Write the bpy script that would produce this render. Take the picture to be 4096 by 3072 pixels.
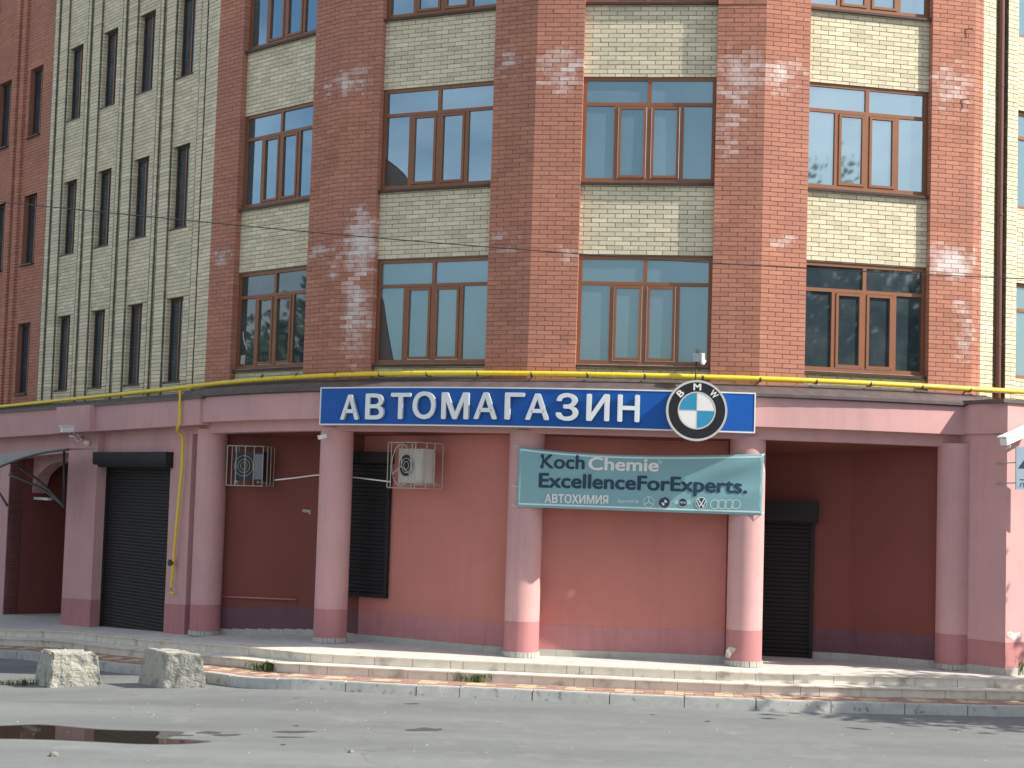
import bpy, math, random
from mathutils import Vector, Matrix, noise
import numpy as np
rnd = random.Random(7)
S = bpy.context.scene
for o in list(bpy.data.objects): bpy.data.objects.remove(o)
COL = S.collection

# ------------------------------------------------------------------ camera
F_PX = 6617.8; PITCH = 0.0667773; ROLL = 0.0303669; ZC = 3.05
fw = Vector((0, math.cos(PITCH), math.sin(PITCH)))
up0 = Vector((0, -math.sin(PITCH), math.cos(PITCH))); rt0 = Vector((1, 0, 0))
rt = rt0*math.cos(ROLL) + up0*math.sin(ROLL)
up = -rt0*math.sin(ROLL) + up0*math.cos(ROLL)
cd = bpy.data.cameras.new('camera'); cam = bpy.data.objects.new('camera', cd); COL.objects.link(cam)
cd.sensor_width = 36; cd.sensor_fit = 'HORIZONTAL'; cd.lens = F_PX/4096*36
cd.clip_start = 0.1; cd.clip_end = 2000
M = Matrix((rt, up, -fw)).transposed().to_4x4(); M.translation = (0, 0, ZC); cam.matrix_world = M
S.camera = cam

# ------------------------------------------------------------------ light
SUN_AZ = math.radians(72); SUN_EL = math.radians(40)      # azimuth from -Y towards +X
tosun = Vector((math.sin(SUN_AZ)*math.cos(SUN_EL), -math.cos(SUN_AZ)*math.cos(SUN_EL), math.sin(SUN_EL)))
w = bpy.data.worlds.new('World'); S.world = w; w.use_nodes = True
nt = w.node_tree; nt.nodes.clear()
sky = nt.nodes.new('ShaderNodeTexSky'); sky.sky_type = 'NISHITA'; sky.sun_disc = False
sky.sun_elevation = SUN_EL; sky.sun_rotation = math.atan2(tosun.x, tosun.y)
sky.dust_density = 1.6; sky.air_density = 1.1; sky.ozone_density = 1.2
tc = nt.nodes.new('ShaderNodeTexCoord')
mp = nt.nodes.new('ShaderNodeMapping'); mp.inputs['Scale'].default_value = (1.0, 1.0, 2.6)
cn = nt.nodes.new('ShaderNodeTexNoise'); cn.inputs['Scale'].default_value = 2.3; cn.inputs['Detail'].default_value = 7; cn.inputs['Roughness'].default_value = .58
cr = nt.nodes.new('ShaderNodeValToRGB'); cr.color_ramp.elements[0].position = .44; cr.color_ramp.elements[1].position = .68
cl = nt.nodes.new('ShaderNodeMix'); cl.data_type = 'RGBA'; cl.inputs[7].default_value = (12.0, 12.2, 12.5, 1)
mu = nt.nodes.new('ShaderNodeMath'); mu.operation = 'MULTIPLY'; mu.inputs[1].default_value = .75
bg = nt.nodes.new('ShaderNodeBackground'); bg.inputs['Strength'].default_value = 0.088
ow = nt.nodes.new('ShaderNodeOutputWorld')
L_ = nt.links.new
L_(tc.outputs['Generated'], mp.inputs[0]); L_(mp.outputs[0], cn.inputs['Vector']); L_(cn.outputs['Fac'], cr.inputs[0])
L_(cr.outputs[0], mu.inputs[0]); L_(mu.outputs[0], cl.inputs[0]); L_(sky.outputs[0], cl.inputs[6]); L_(cl.outputs[2], bg.inputs[0]); L_(bg.outputs[0], ow.inputs[0])
sd = bpy.data.lights.new('sun', 'SUN'); sd.energy = 4.5; sd.angle = math.radians(0.53); sd.color = (1, .93, .83)
so = bpy.data.objects.new('sun', sd); COL.objects.link(so)
so.rotation_euler = tosun.to_track_quat('Z', 'Y').to_euler(); so.location = tosun*60
S.view_settings.view_transform = 'Standard'; S.view_settings.look = 'None'
S.view_settings.exposure = 0.66; S.view_settings.gamma = 1

# ------------------------------------------------------------------ pixel helpers (photo pixels -> directions)
def ray(u, v): return fw + rt*((u-2048)/F_PX) - up*((v-1536)/F_PX)
def atz(u, v, z):
    d = ray(u, v); t = (z-ZC)/d.z; return Vector((d.x*t, d.y*t, z))
def atdepth(u, v, y):
    d = ray(u, v); t = y/d.y; return Vector((d.x*t, y, ZC+d.z*t))
def atplane(u, v, A, d2):
    d = ray(u, v); n = Vector((-d2[1], d2[0])); t = (n.x*A[0]+n.y*A[1])/(n.x*d.x+n.y*d.y)
    return Vector((d.x*t, d.y*t, ZC+d.z*t))
K2 = 1.8517            # the 2212 px wide view -> photo pixels

# ------------------------------------------------------------------ polygonal corner in plan
A0 = -0.108773; DL = 0.334895; LF = 3.7315; WW = 2.1776
V = {2: Vector((0.2450, 26.8470))}
def ang(k): return A0 + DL*(k-2)
def dvec(k): return Vector((math.cos(ang(k)), math.sin(ang(k))))
V[3] = V[2]+dvec(2)*LF; V[4] = V[3]+dvec(3)*LF; V[1] = V[2]-dvec(1)*LF; V[0] = V[1]-dvec(0)*LF
RC = LF/2/math.sin(DL/2)
_m = (V[2]+V[3])/2; _d = dvec(2); CEN = _m + Vector((-_d.y, _d.x))*RC*math.cos(DL/2)
def arc(th, r, z=0.0):            # th: degrees from -Y towards +X
    t = math.radians(th); return Vector((CEN.x+r*math.sin(t), CEN.y-r*math.cos(t), z))
def arc_u(u, r, v=1700):          # arc angle seen at photo column u
    lo, hi = -60.0, 40.0
    for _ in range(50):
        m = (lo+hi)/2; p = arc(m, r, 0)
        d = ray(u, v)
        if p.x/p.y < d.x/d.y: lo = m
        else: hi = m
    return (lo+hi)/2
class Frame:
    def __init__(s, A, d): s.A = Vector((A[0], A[1], 0)); s.d = Vector((d[0], d[1], 0)).normalized(); s.n = Vector((s.d.y, -s.d.x, 0))
    def p(s, a, o, z): return s.A + s.d*a + s.n*o + Vector((0, 0, z))
FR = {k: Frame(V[k], dvec(k)) for k in range(4)}
WPHI = math.radians(-52)
WING = Frame(V[0], (-math.cos(WPHI), -math.sin(WPHI)))      # s grows to the left along the wing
WING.n = Vector((math.sin(WPHI), -math.cos(WPHI), 0))
FR[4] = Frame(V[4], dvec(4))

# ------------------------------------------------------------------ materials
def new_mat(name):
    m = bpy.data.materials.new(name); m.use_nodes = True; n = m.node_tree; n.nodes.clear()
    out = n.nodes.new('ShaderNodeOutputMaterial'); b = n.nodes.new('ShaderNodeBsdfPrincipled'); n.links.new(b.outputs[0], out.inputs[0])
    return m, n, b
def mat(name, col, rough=.8, var=.12, scale=4., bump=0., bscale=60., metal=0., spec=.4, var2=None, streak=0., grime=0.):
    m, n, b = new_mat(name); N = n.nodes.new; L = n.links.new
    g = N('ShaderNodeNewGeometry')
    t = N('ShaderNodeTexNoise'); t.inputs['Scale'].default_value = scale; t.inputs['Detail'].default_value = 8; t.inputs['Roughness'].default_value = .62
    src = g.outputs['Position']
    if streak:
        mpn = N('ShaderNodeMapping'); mpn.inputs['Scale'].default_value = (1, 1, streak); L(src, mpn.inputs[0]); src = mpn.outputs[0]
    L(src, t.inputs['Vector'])
    r = N('ShaderNodeMapRange'); r.inputs[1].default_value = .25; r.inputs[2].default_value = .75; r.inputs[3].default_value = 1-var; r.inputs[4].default_value = 1+var
    L(t.outputs['Fac'], r.inputs[0])
    x = N('ShaderNodeVectorMath'); x.operation = 'SCALE'; x.inputs[0].default_value = col; L(r.outputs[0], x.inputs['Scale'])
    cur = x.outputs[0]
    if var2:
        t2 = N('ShaderNodeTexNoise'); t2.inputs['Scale'].default_value = var2[1]; t2.inputs['Detail'].default_value = 5; L(g.outputs['Position'], t2.inputs['Vector'])
        r2 = N('ShaderNodeMapRange'); r2.inputs[1].default_value = var2[2]; r2.inputs[2].default_value = var2[3]; L(t2.outputs['Fac'], r2.inputs[0])
        mx = N('ShaderNodeMix'); mx.data_type = 'RGBA'; L(r2.outputs[0], mx.inputs[0]); L(cur, mx.inputs[6]); mx.inputs[7].default_value = (*var2[0], 1); cur = mx.outputs[2]
    if grime:
        mg = N('ShaderNodeMapping'); mg.inputs['Scale'].default_value = (2.4, 2.4, .22); L(g.outputs['Position'], mg.inputs[0])
        tg = N('ShaderNodeTexNoise'); tg.inputs['Scale'].default_value = 2.0; tg.inputs['Detail'].default_value = 8; tg.inputs['Roughness'].default_value = .7; L(mg.outputs[0], tg.inputs['Vector'])
        rg = N('ShaderNodeMapRange'); rg.inputs[1].default_value = .50; rg.inputs[2].default_value = .74; rg.inputs[4].default_value = grime; L(tg.outputs['Fac'], rg.inputs[0])
        mxg = N('ShaderNodeMix'); mxg.data_type = 'RGBA'; L(rg.outputs[0], mxg.inputs[0]); L(cur, mxg.inputs[6]); mxg.inputs[7].default_value = (col[0]*.55, col[1]*.6, col[2]*.62, 1); cur = mxg.outputs[2]
        tp = N('ShaderNodeTexNoise'); tp.inputs['Scale'].default_value = 7.0; tp.inputs['Detail'].default_value = 10; tp.inputs['Roughness'].default_value = .8; L(g.outputs['Position'], tp.inputs['Vector'])
        rp_ = N('ShaderNodeMapRange'); rp_.inputs[1].default_value = .66; rp_.inputs[2].default_value = .70; rp_.inputs[4].default_value = grime*.8; L(tp.outputs['Fac'], rp_.inputs[0])
        mxp = N('ShaderNodeMix'); mxp.data_type = 'RGBA'; L(rp_.outputs[0], mxp.inputs[0]); L(cur, mxp.inputs[6]); mxp.inputs[7].default_value = (.55, .47, .43, 1); cur = mxp.outputs[2]
    L(cur, b.inputs['Base Color'])
    b.inputs['Roughness'].default_value = rough; b.inputs['Metallic'].default_value = metal; b.inputs['Specular IOR Level'].default_value = spec
    if bump:
        tb = N('ShaderNodeTexNoise'); tb.inputs['Scale'].default_value = bscale; tb.inputs['Detail'].default_value = 6; L(g.outputs['Position'], tb.inputs['Vector'])
        bp = N('ShaderNodeBump'); bp.inputs['Strength'].default_value = bump; bp.inputs['Distance'].default_value = .01
        L(tb.outputs['Fac'], bp.inputs['Height']); L(bp.outputs[0], b.inputs['Normal'])
    return m
SALT = []      # (centre, rx(horizontal), rz, strength) white mineral stains on the red piers
def salt(k, s, z, rs, rz, st): SALT.append((FR[k].p(s, 0, z), rs, rz, st))
def fs(k, u, v):     # photo pixel -> (s, z) on facet k
    f = FR[k]; p = atplane(u, v, (f.A.x, f.A.y), (f.d.x, f.d.y)); return (p-f.A).dot(f.d), p.z
for k, x, y, rx, ry, st in ((1, 778, 530, 42, 85, 1.45), (1, 770, 660, 40, 120, .95), (1, 745, 180, 75, 35, .8), (2, 1213, 155, 55, 55, .9), (1, 1100, 140, 40, 40, .6),
                            (2, 1597, 165, 55, 70, .9), (3, 1690, 160, 50, 45, .8), (2, 1585, 260, 45, 90, .55), (3, 2055, 565, 60, 40, 1.5), (3, 2050, 190, 55, 60, .8), (3, 2085, 700, 30, 90, .7),
                            (0, 478, 553, 28, 22, .9), (0, 690, 540, 26, 26, .8), (1, 1090, 525, 34, 30, .7), (3, 1690, 525, 40, 18, .6), (2, 1232, 545, 24, 25, .6), (0, 720, 600, 20, 120, .35)):
    s_, z_ = fs(k, x*K2, y*K2); salt(k, s_, z_, rx*K2/245/max(.5, abs(math.cos(ang(k)))), ry*K2/245, st)
def brick_mat(name, col, var, saltcol=(.80, .78, .77), use_salt=True, rough=.85, hue=None, big=.1):
    m, n, b = new_mat(name); N = n.nodes.new; L = n.links.new
    a1 = N('ShaderNodeAttribute'); a1.attribute_name = 'rnd'
    a2 = N('ShaderNodeAttribute'); a2.attribute_name = 'rnd'; a2.attribute_type = 'OBJECT'
    ad = N('ShaderNodeMath'); L(a1.outputs['Fac'], ad.inputs[0]); L(a2.outputs['Fac'], ad.inputs[1])
    g = N('ShaderNodeNewGeometry')
    rp = N('ShaderNodeMapRange'); rp.inputs[3].default_value = 1-var; rp.inputs[4].default_value = 1+var; L(ad.outputs[0], rp.inputs[0])
    t = N('ShaderNodeTexNoise'); t.inputs['Scale'].default_value = 1.1; t.inputs['Detail'].default_value = 6; t.inputs['Roughness'].default_value = .65; L(g.outputs['Position'], t.inputs['Vector'])
    r2 = N('ShaderNodeMapRange'); r2.inputs[1].default_value = .3; r2.inputs[2].default_value = .7; r2.inputs[3].default_value = 1-big; r2.inputs[4].default_value = 1+big; L(t.outputs['Fac'], r2.inputs[0])
    tf = N('ShaderNodeTexNoise'); tf.inputs['Scale'].default_value = 45; tf.inputs['Detail'].default_value = 5; L(g.outputs['Position'], tf.inputs['Vector'])
    r3 = N('ShaderNodeMapRange'); r3.inputs[1].default_value = .25; r3.inputs[2].default_value = .75; r3.inputs[3].default_value = .88; r3.inputs[4].default_value = 1.12; L(tf.outputs['Fac'], r3.inputs[0])
    m1 = N('ShaderNodeMath'); m1.operation = 'MULTIPLY'; L(rp.outputs[0], m1.inputs[0]); L(r2.outputs[0], m1.inputs[1])
    m2 = N('ShaderNodeMath'); m2.operation = 'MULTIPLY'; L(m1.outputs[0], m2.inputs[0]); L(r3.outputs[0], m2.inputs[1])
    x = N('ShaderNodeVectorMath'); x.operation = 'SCALE'; x.inputs[0].default_value = col; L(m2.outputs[0], x.inputs['Scale'])
    cur = x.outputs[0]
    if hue:
        hm = N('ShaderNodeMix'); hm.data_type = 'RGBA'; th = N('ShaderNodeTexNoise'); th.inputs['Scale'].default_value = .7; th.inputs['Detail'].default_value = 3; L(g.outputs['Position'], th.inputs['Vector'])
        rh = N('ShaderNodeMapRange'); rh.inputs[1].default_value = .45; rh.inputs[2].default_value = .7; rh.inputs[4].default_value = .6; L(th.outputs['Fac'], rh.inputs[0]); L(rh.outputs[0], hm.inputs[0])
        L(cur, hm.inputs[6]); hm.inputs[7].default_value = (*hue, 1); cur = hm.outputs[2]
    if use_salt:
        acc = None
        for c, rx, rz, st in SALT:
            sb = N('ShaderNodeVectorMath'); sb.operation = 'SUBTRACT'; L(g.outputs['Position'], sb.inputs[0]); sb.inputs[1].default_value = c
            ml = N('ShaderNodeVectorMath'); ml.operation = 'MULTIPLY'; L(sb.outputs[0], ml.inputs[0]); ml.inputs[1].default_value = (1/rx, 1/rx, 1/rz)
            ln = N('ShaderNodeVectorMath'); ln.operation = 'LENGTH'; L(ml.outputs[0], ln.inputs[0])
            mr = N('ShaderNodeMapRange'); mr.inputs[1].default_value = 1.35; mr.inputs[2].default_value = .1; mr.inputs[3].default_value = 0; mr.inputs[4].default_value = st; L(ln.outputs['Value'], mr.inputs[0])
            if acc is None: acc = mr.outputs[0]
            else:
                mxx = N('ShaderNodeMath'); mxx.operation = 'MAXIMUM'; L(acc, mxx.inputs[0]); L(mr.outputs[0], mxx.inputs[1]); acc = mxx.outputs[0]
        ts = N('ShaderNodeTexNoise'); ts.inputs['Scale'].default_value = 5.5; ts.inputs['Detail'].default_value = 9; ts.inputs['Roughness'].default_value = .75; L(g.outputs['Position'], ts.inputs['Vector'])
        ma = N('ShaderNodeMath'); ma.operation = 'MULTIPLY_ADD'; L(ts.outputs['Fac'], ma.inputs[0]); ma.inputs[1].default_value = 2.6; ma.inputs[2].default_value = -1.62
        mb_ = N('ShaderNodeMath'); mb_.operation = 'MULTIPLY_ADD'; L(ad.outputs[0], mb_.inputs[0]); mb_.inputs[1].default_value = .75; L(ma.outputs[0], mb_.inputs[2])
        mc_ = N('ShaderNodeMath'); L(acc, mc_.inputs[0]); L(mb_.outputs[0], mc_.inputs[1])
        q1 = N('ShaderNodeMapRange'); q1.inputs[1].default_value = .30; q1.inputs[2].default_value = 1.75; L(mc_.outputs[0], q1.inputs[0])
        gate = N('ShaderNodeMapRange'); gate.inputs[1].default_value = .02; gate.inputs[2].default_value = .22; L(acc, gate.inputs[0])
        q = N('ShaderNodeMath'); q.operation = 'MULTIPLY'; q.use_clamp = True; L(q1.outputs[0], q.inputs[0]); L(gate.outputs[0], q.inputs[1])
        q2 = N('ShaderNodeMath'); q2.operation = 'MINIMUM'; q2.inputs[1].default_value = .72; L(q.outputs[0], q2.inputs[0])
        mx = N('ShaderNodeMix'); mx.data_type = 'RGBA'; L(q2.outputs[0], mx.inputs[0]); L(cur, mx.inputs[6]); mx.inputs[7].default_value = (*saltcol, 1); cur = mx.outputs[2]
    L(cur, b.inputs['Base Color']); b.inputs['Roughness'].default_value = rough; b.inputs['Specular IOR Level'].default_value = .25
    bp = N('ShaderNodeBump'); bp.inputs['Strength'].default_value = .35; bp.inputs['Distance'].default_value = .006; L(tf.outputs['Fac'], bp.inputs['Height']); L(bp.outputs[0], b.inputs['Normal'])
    return m
def glass_mat(name, tint, refl, base, dust=.0, rough=.03):
    m = bpy.data.materials.new(name); m.use_nodes = True; n = m.node_tree; n.nodes.clear(); N = n.nodes.new; L = n.links.new
    out = N('ShaderNodeOutputMaterial'); gl = N('ShaderNodeBsdfGlossy'); gl.inputs['Color'].default_value = (*tint, 1); gl.inputs['Roughness'].default_value = rough
    df = N('ShaderNodeBsdfDiffuse'); mx = N('ShaderNodeMixShader'); mx.inputs[0].default_value = refl
    g = N('ShaderNodeNewGeometry'); t = N('ShaderNodeTexNoise'); t.inputs['Scale'].default_value = 2.2; t.inputs['Detail'].default_value = 6; L(g.outputs['Position'], t.inputs['Vector'])
    r = N('ShaderNodeMapRange'); r.inputs[1].default_value = .45; r.inputs[2].default_value = .8; r.inputs[3].default_value = 0; r.inputs[4].default_value = dust; L(t.outputs['Fac'], r.inputs[0])
    mc = N('ShaderNodeMix'); mc.data_type = 'RGBA'; mc.inputs[6].default_value = (*base, 1); mc.inputs[7].default_value = (.35, .36, .35, 1); L(r.outputs[0], mc.inputs[0]); L(mc.outputs[2], df.inputs['Color'])
    tb = N('ShaderNodeTexNoise'); tb.inputs['Scale'].default_value = 1.3; tb.inputs['Detail'].default_value = 2; L(g.outputs['Position'], tb.inputs['Vector'])
    bp = N('ShaderNodeBump'); bp.inputs['Strength'].default_value = .02; bp.inputs['Distance'].default_value = .05; L(tb.outputs['Fac'], bp.inputs['Height']); L(bp.outputs[0], gl.inputs['Normal'])
    L(df.outputs[0], mx.inputs[1]); L(gl.outputs[0], mx.inputs[2]); L(mx.outputs[0], out.inputs[0])
    return m
MT = {}
MT['red'] = brick_mat('red_brick', (.455, .205, .142), .13, hue=(.41, .20, .155), big=.12)
MT['redmortar'] = brick_mat('red_mortar', (.31, .145, .108), .05)
MT['cream'] = brick_mat('cream_brick', (.66, .60, .44), .15, use_salt=False, big=.07)
MT['creammortar'] = mat('cream_mortar', (.15, .14, .105), .9, .15)
MT['pink'] = mat('pink_plaster', (.59, .345, .34), .85, .07, 1.2, .12, 40, var2=((.52, .31, .315), .8, .5, .75), spec=.25, grime=.28)
MT['wallpink'] = mat('pink_recess_paint', (.50, .195, .165), .85, .08, 1.0, .1, 40, spec=.25, grime=.14)  # recess wall paint without any painted-in shade
MT['bandshade'] = mat('shade_darkened_band_paint', (.155, .075, .09), .8, .08, 2., .12, 40, spec=.3, grime=.5)  # maroon band darkened, with the shade of the bays put into the colour
MT['wallshade'] = mat('shade_darkened_recess_paint', (.20, .066, .055), .85, .07, 1.0, .1, 40, spec=.25, grime=.12)  # recess wall paint darkened, its shade painted into the colour
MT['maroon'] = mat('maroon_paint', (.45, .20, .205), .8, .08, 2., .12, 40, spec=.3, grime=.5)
MT['frame'] = mat('brown_frame', (.25, .098, .045), .45, .1, 3, spec=.5)
MT['sill'] = mat('brown_metal_sill', (.07, .035, .028), .5, .15, 6)
MT['film'] = glass_mat('mirror_film_glass', (.40, .56, .66), .58, (.05, .10, .13))
MT['film_bright'] = glass_mat('clear_mirror_glass', (.66, .80, .85), .60, (.08, .12, .13))
MT['film_grey'] = glass_mat('hazy_film_glass', (.44, .62, .70), .36, (.11, .185, .215), .12, .12)
MT['glass_dark'] = glass_mat('bare_dark_glass', (.55, .62, .65), .24, (.035, .055, .07), .14)
MT['film_back'] = mat('peeled_film', (.07, .055, .05), .35, .2, 5)
MT['flash'] = mat('dark_metal_flashing', (.12, .095, .095), .55, .3, 5, metal=.2)
MT['shutter'] = mat('brown_roller_shutter', (.020, .018, .020), .6, .12, 3, spec=.25)
MT['plinth'] = mat('grey_plinth_tile', (.42, .42, .38), .7, .14, 5, .15)
MT['stone'] = mat('granite_step_tile', (.68, .635, .555), .75, .13, 5, .2, 90, var2=((.38, .33, .27), 3.5, .56, .75))
MT['terrace'] = mat('terrace_tile', (.58, .56, .52), .8, .14, 4, .15, 80)
MT['joint'] = mat('dirty_joint', (.16, .14, .11), .95, .2)
MT['kerb'] = mat('concrete_kerb', (.47, .475, .45), .9, .16, 6, .5, 50, var2=((.25, .24, .22), 9, .60, .72))
MT['tile_red'] = mat('red_paving', (.37, .225, .175), .9, .15, 7)
MT['tile_yellow'] = mat('yellow_paving', (.56, .455, .30), .9, .15, 7)
MT['concrete'] = mat('old_concrete', (.40, .39, .335), .95, .16, 9, 1.0, 60, var2=((.20, .19, .155), 5.0, .50, .72))
MT['yellow'] = mat('yellow_pipe_paint', (.80, .60, .03), .38, .12, 9, spec=.5, var2=((.22, .15, .05), 14, .66, .74))
MT['blue'] = mat('blue_sign_face', (.006, .095, .39), .45, .10, 2, spec=.3)
MT['white'] = mat('white_plastic', (.78, .78, .76), .4, .05, 6)
MT['letter'] = mat('letter_white', (.80, .83, .84), .4, .05, 6)
MT['lside'] = mat('letter_side', (.42, .44, .46), .5, .06, 6)
MT['black'] = mat('black_plastic', (.012, .013, .016), .35, .1, 6)
MT['silver'] = mat('silver_rim', (.62, .60, .57), .35, .06, 6, metal=.35)
MT['cyan'] = mat('cyan_quadrant', (.03, .27, .46), .35, .05, 6)
MT['banner'] = mat('banner_vinyl', (.205, .39, .43), .42, .04, 2, spec=.5)
MT['bedge'] = mat('banner_edge', (.19, .27, .26), .5, .05, 2)
MT['bpale'] = mat('banner_pale', (.62, .80, .77), .5, .04, 2)
MT['navy'] = mat('banner_navy', (.018, .05, .085), .5, .05, 2)
MT['greymetal'] = mat('painted_grey_metal', (.40, .37, .33), .5, .15, 6)
MT['acwhite'] = mat('ac_casing', (.52, .50, .45), .5, .1, 5)
MT['acdark'] = mat('ac_grille', (.03, .035, .04), .5, .1, 5)
MT['acblue'] = mat('ac_blue_film', (.012, .025, .055), .4, .1, 3)
MT['cable'] = mat('black_cable', (.03, .03, .03), .6, .1)
MT['darkmetal'] = mat('dark_tube', (.055, .05, .055), .5, .15)
MT['poly'] = mat('canopy_sheet', (.20, .20, .22), .35, .15, 3)
MT['brown'] = mat('brown_downpipe', (.155, .062, .045), .5, .12, 4)
MT['weed'] = mat('weed_leaf', (.10, .15, .045), .75, .35, 14)
MT['leaf'] = mat('tree_leaf', (.055, .095, .03), .7, .3, 8)
MT['bark'] = mat('tree_bark', (.12, .09, .07), .95, .25, 5, .4, 25)
MT['stonebit'] = mat('rubble', (.22, .21, .19), .95, .2, 9)
MT['patch'] = mat('broken_asphalt', (.075, .073, .070), .95, .3, 18, .9, 30)
MT['crate'] = mat('info_plate', (.30, .40, .48), .35, .05, 3)
MT['rag'] = mat('torn_paper', (.40, .38, .35), .8, .25, 20)
MT['chip'] = mat('bare_render', (.70, .66, .58), .9, .15, 15)
# road: dusty asphalt
m, n, b = new_mat('asphalt'); N = n.nodes.new; L = n.links.new
g = N('ShaderNodeNewGeometry')
def noi(sc, de, ro=.6, vec=None):
    t = N('ShaderNodeTexNoise'); t.inputs['Scale'].default_value = sc; t.inputs['Detail'].default_value = de; t.inputs['Roughness'].default_value = ro; L(vec or g.outputs['Position'], t.inputs['Vector']); return t
def rng(src, a, c, d, e):
    r = N('ShaderNodeMapRange'); r.inputs[1].default_value = a; r.inputs[2].default_value = c; r.inputs[3].default_value = d; r.inputs[4].default_value = e; L(src, r.inputs[0]); return r
mpn = N('ShaderNodeMapping'); mpn.inputs['Scale'].default_value = (.28, 1.5, 1); L(g.outputs['Position'], mpn.inputs[0])
t1 = noi(.55, 6, .55, mpn.outputs[0]); t2 = noi(70, 4); t3 = noi(2.5, 9, .7); t4 = noi(160, 2)
a = rng(t1.outputs['Fac'], .3, .7, .82, 1.12); c2 = rng(t2.outputs['Fac'], .3, .75, .84, 1.16); c3 = rng(t3.outputs['Fac'], .3, .7, .92, 1.08)
p1 = N('ShaderNodeMath'); p1.operation = 'MULTIPLY'; L(a.outputs[0], p1.inputs[0]); L(c2.outputs[0], p1.inputs[1])
p2 = N('ShaderNodeMath'); p2.operation = 'MULTIPLY'; L(p1.outputs[0], p2.inputs[0]); L(c3.outputs[0], p2.inputs[1])
x = N('ShaderNodeVectorMath'); x.operation = 'SCALE'; x.inputs[0].default_value = (.182, .196, .194); L(p2.outputs[0], x.inputs['Scale'])
sp = rng(t4.outputs['Fac'], .70, .76, 0, .6); mx = N('ShaderNodeMix'); mx.data_type = 'RGBA'; L(sp.outputs[0], mx.inputs[0]); L(x.outputs[0], mx.inputs[6]); mx.inputs[7].default_value = (.42, .41, .38, 1)
tw_ = noi(1.6, 5); aw = N('ShaderNodeVectorMath'); aw.operation = 'MULTIPLY_ADD'; L(tw_.outputs['Color'], aw.inputs[0]); aw.inputs[1].default_value = (.9, .9, 0); L(g.outputs['Position'], aw.inputs[2])
vo = N('ShaderNodeTexVoronoi'); vo.feature = 'DISTANCE_TO_EDGE'; vo.inputs['Scale'].default_value = .42; L(aw.outputs[0], vo.inputs['Vector'])
ck = rng(vo.outputs['Distance'], .004, .011, 1, 0); tm = noi(.35, 3); cm = rng(tm.outputs['Fac'], .50, .66, 0, .42); ckm = N('ShaderNodeMath'); ckm.operation = 'MULTIPLY'; L(ck.outputs[0], ckm.inputs[0]); L(cm.outputs[0], ckm.inputs[1])
mk = N('ShaderNodeMix'); mk.data_type = 'RGBA'; L(ckm.outputs[0], mk.inputs[0]); L(mx.outputs[2], mk.inputs[6]); mk.inputs[7].default_value = (.10, .10, .095, 1)
td = noi(1.1, 7, .7); dm = rng(td.outputs['Fac'], .55, .75, 0, .55); md_ = N('ShaderNodeMix'); md_.data_type = 'RGBA'; L(dm.outputs[0], md_.inputs[0]); L(mk.outputs[2], md_.inputs[6]); md_.inputs[7].default_value = (.30, .29, .265, 1)
L(md_.outputs[2], b.inputs['Base Color']); b.inputs['Roughness'].default_value = .85; b.inputs['Specular IOR Level'].default_value = .35
bp = N('ShaderNodeBump'); bp.inputs['Strength'].default_value = .5; bp.inputs['Distance'].default_value = .006; L(t2.outputs['Fac'], bp.inputs['Height']); L(bp.outputs[0], b.inputs['Normal'])
MT['asphalt'] = m
m, n, b = new_mat('puddle_water'); b.inputs['Base Color'].default_value = (.032, .027, .021, 1); b.inputs['Roughness'].default_value = .03; b.inputs['IOR'].default_value = 1.33; b.inputs['Specular IOR Level'].default_value = .9
MT['water'] = m

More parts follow.
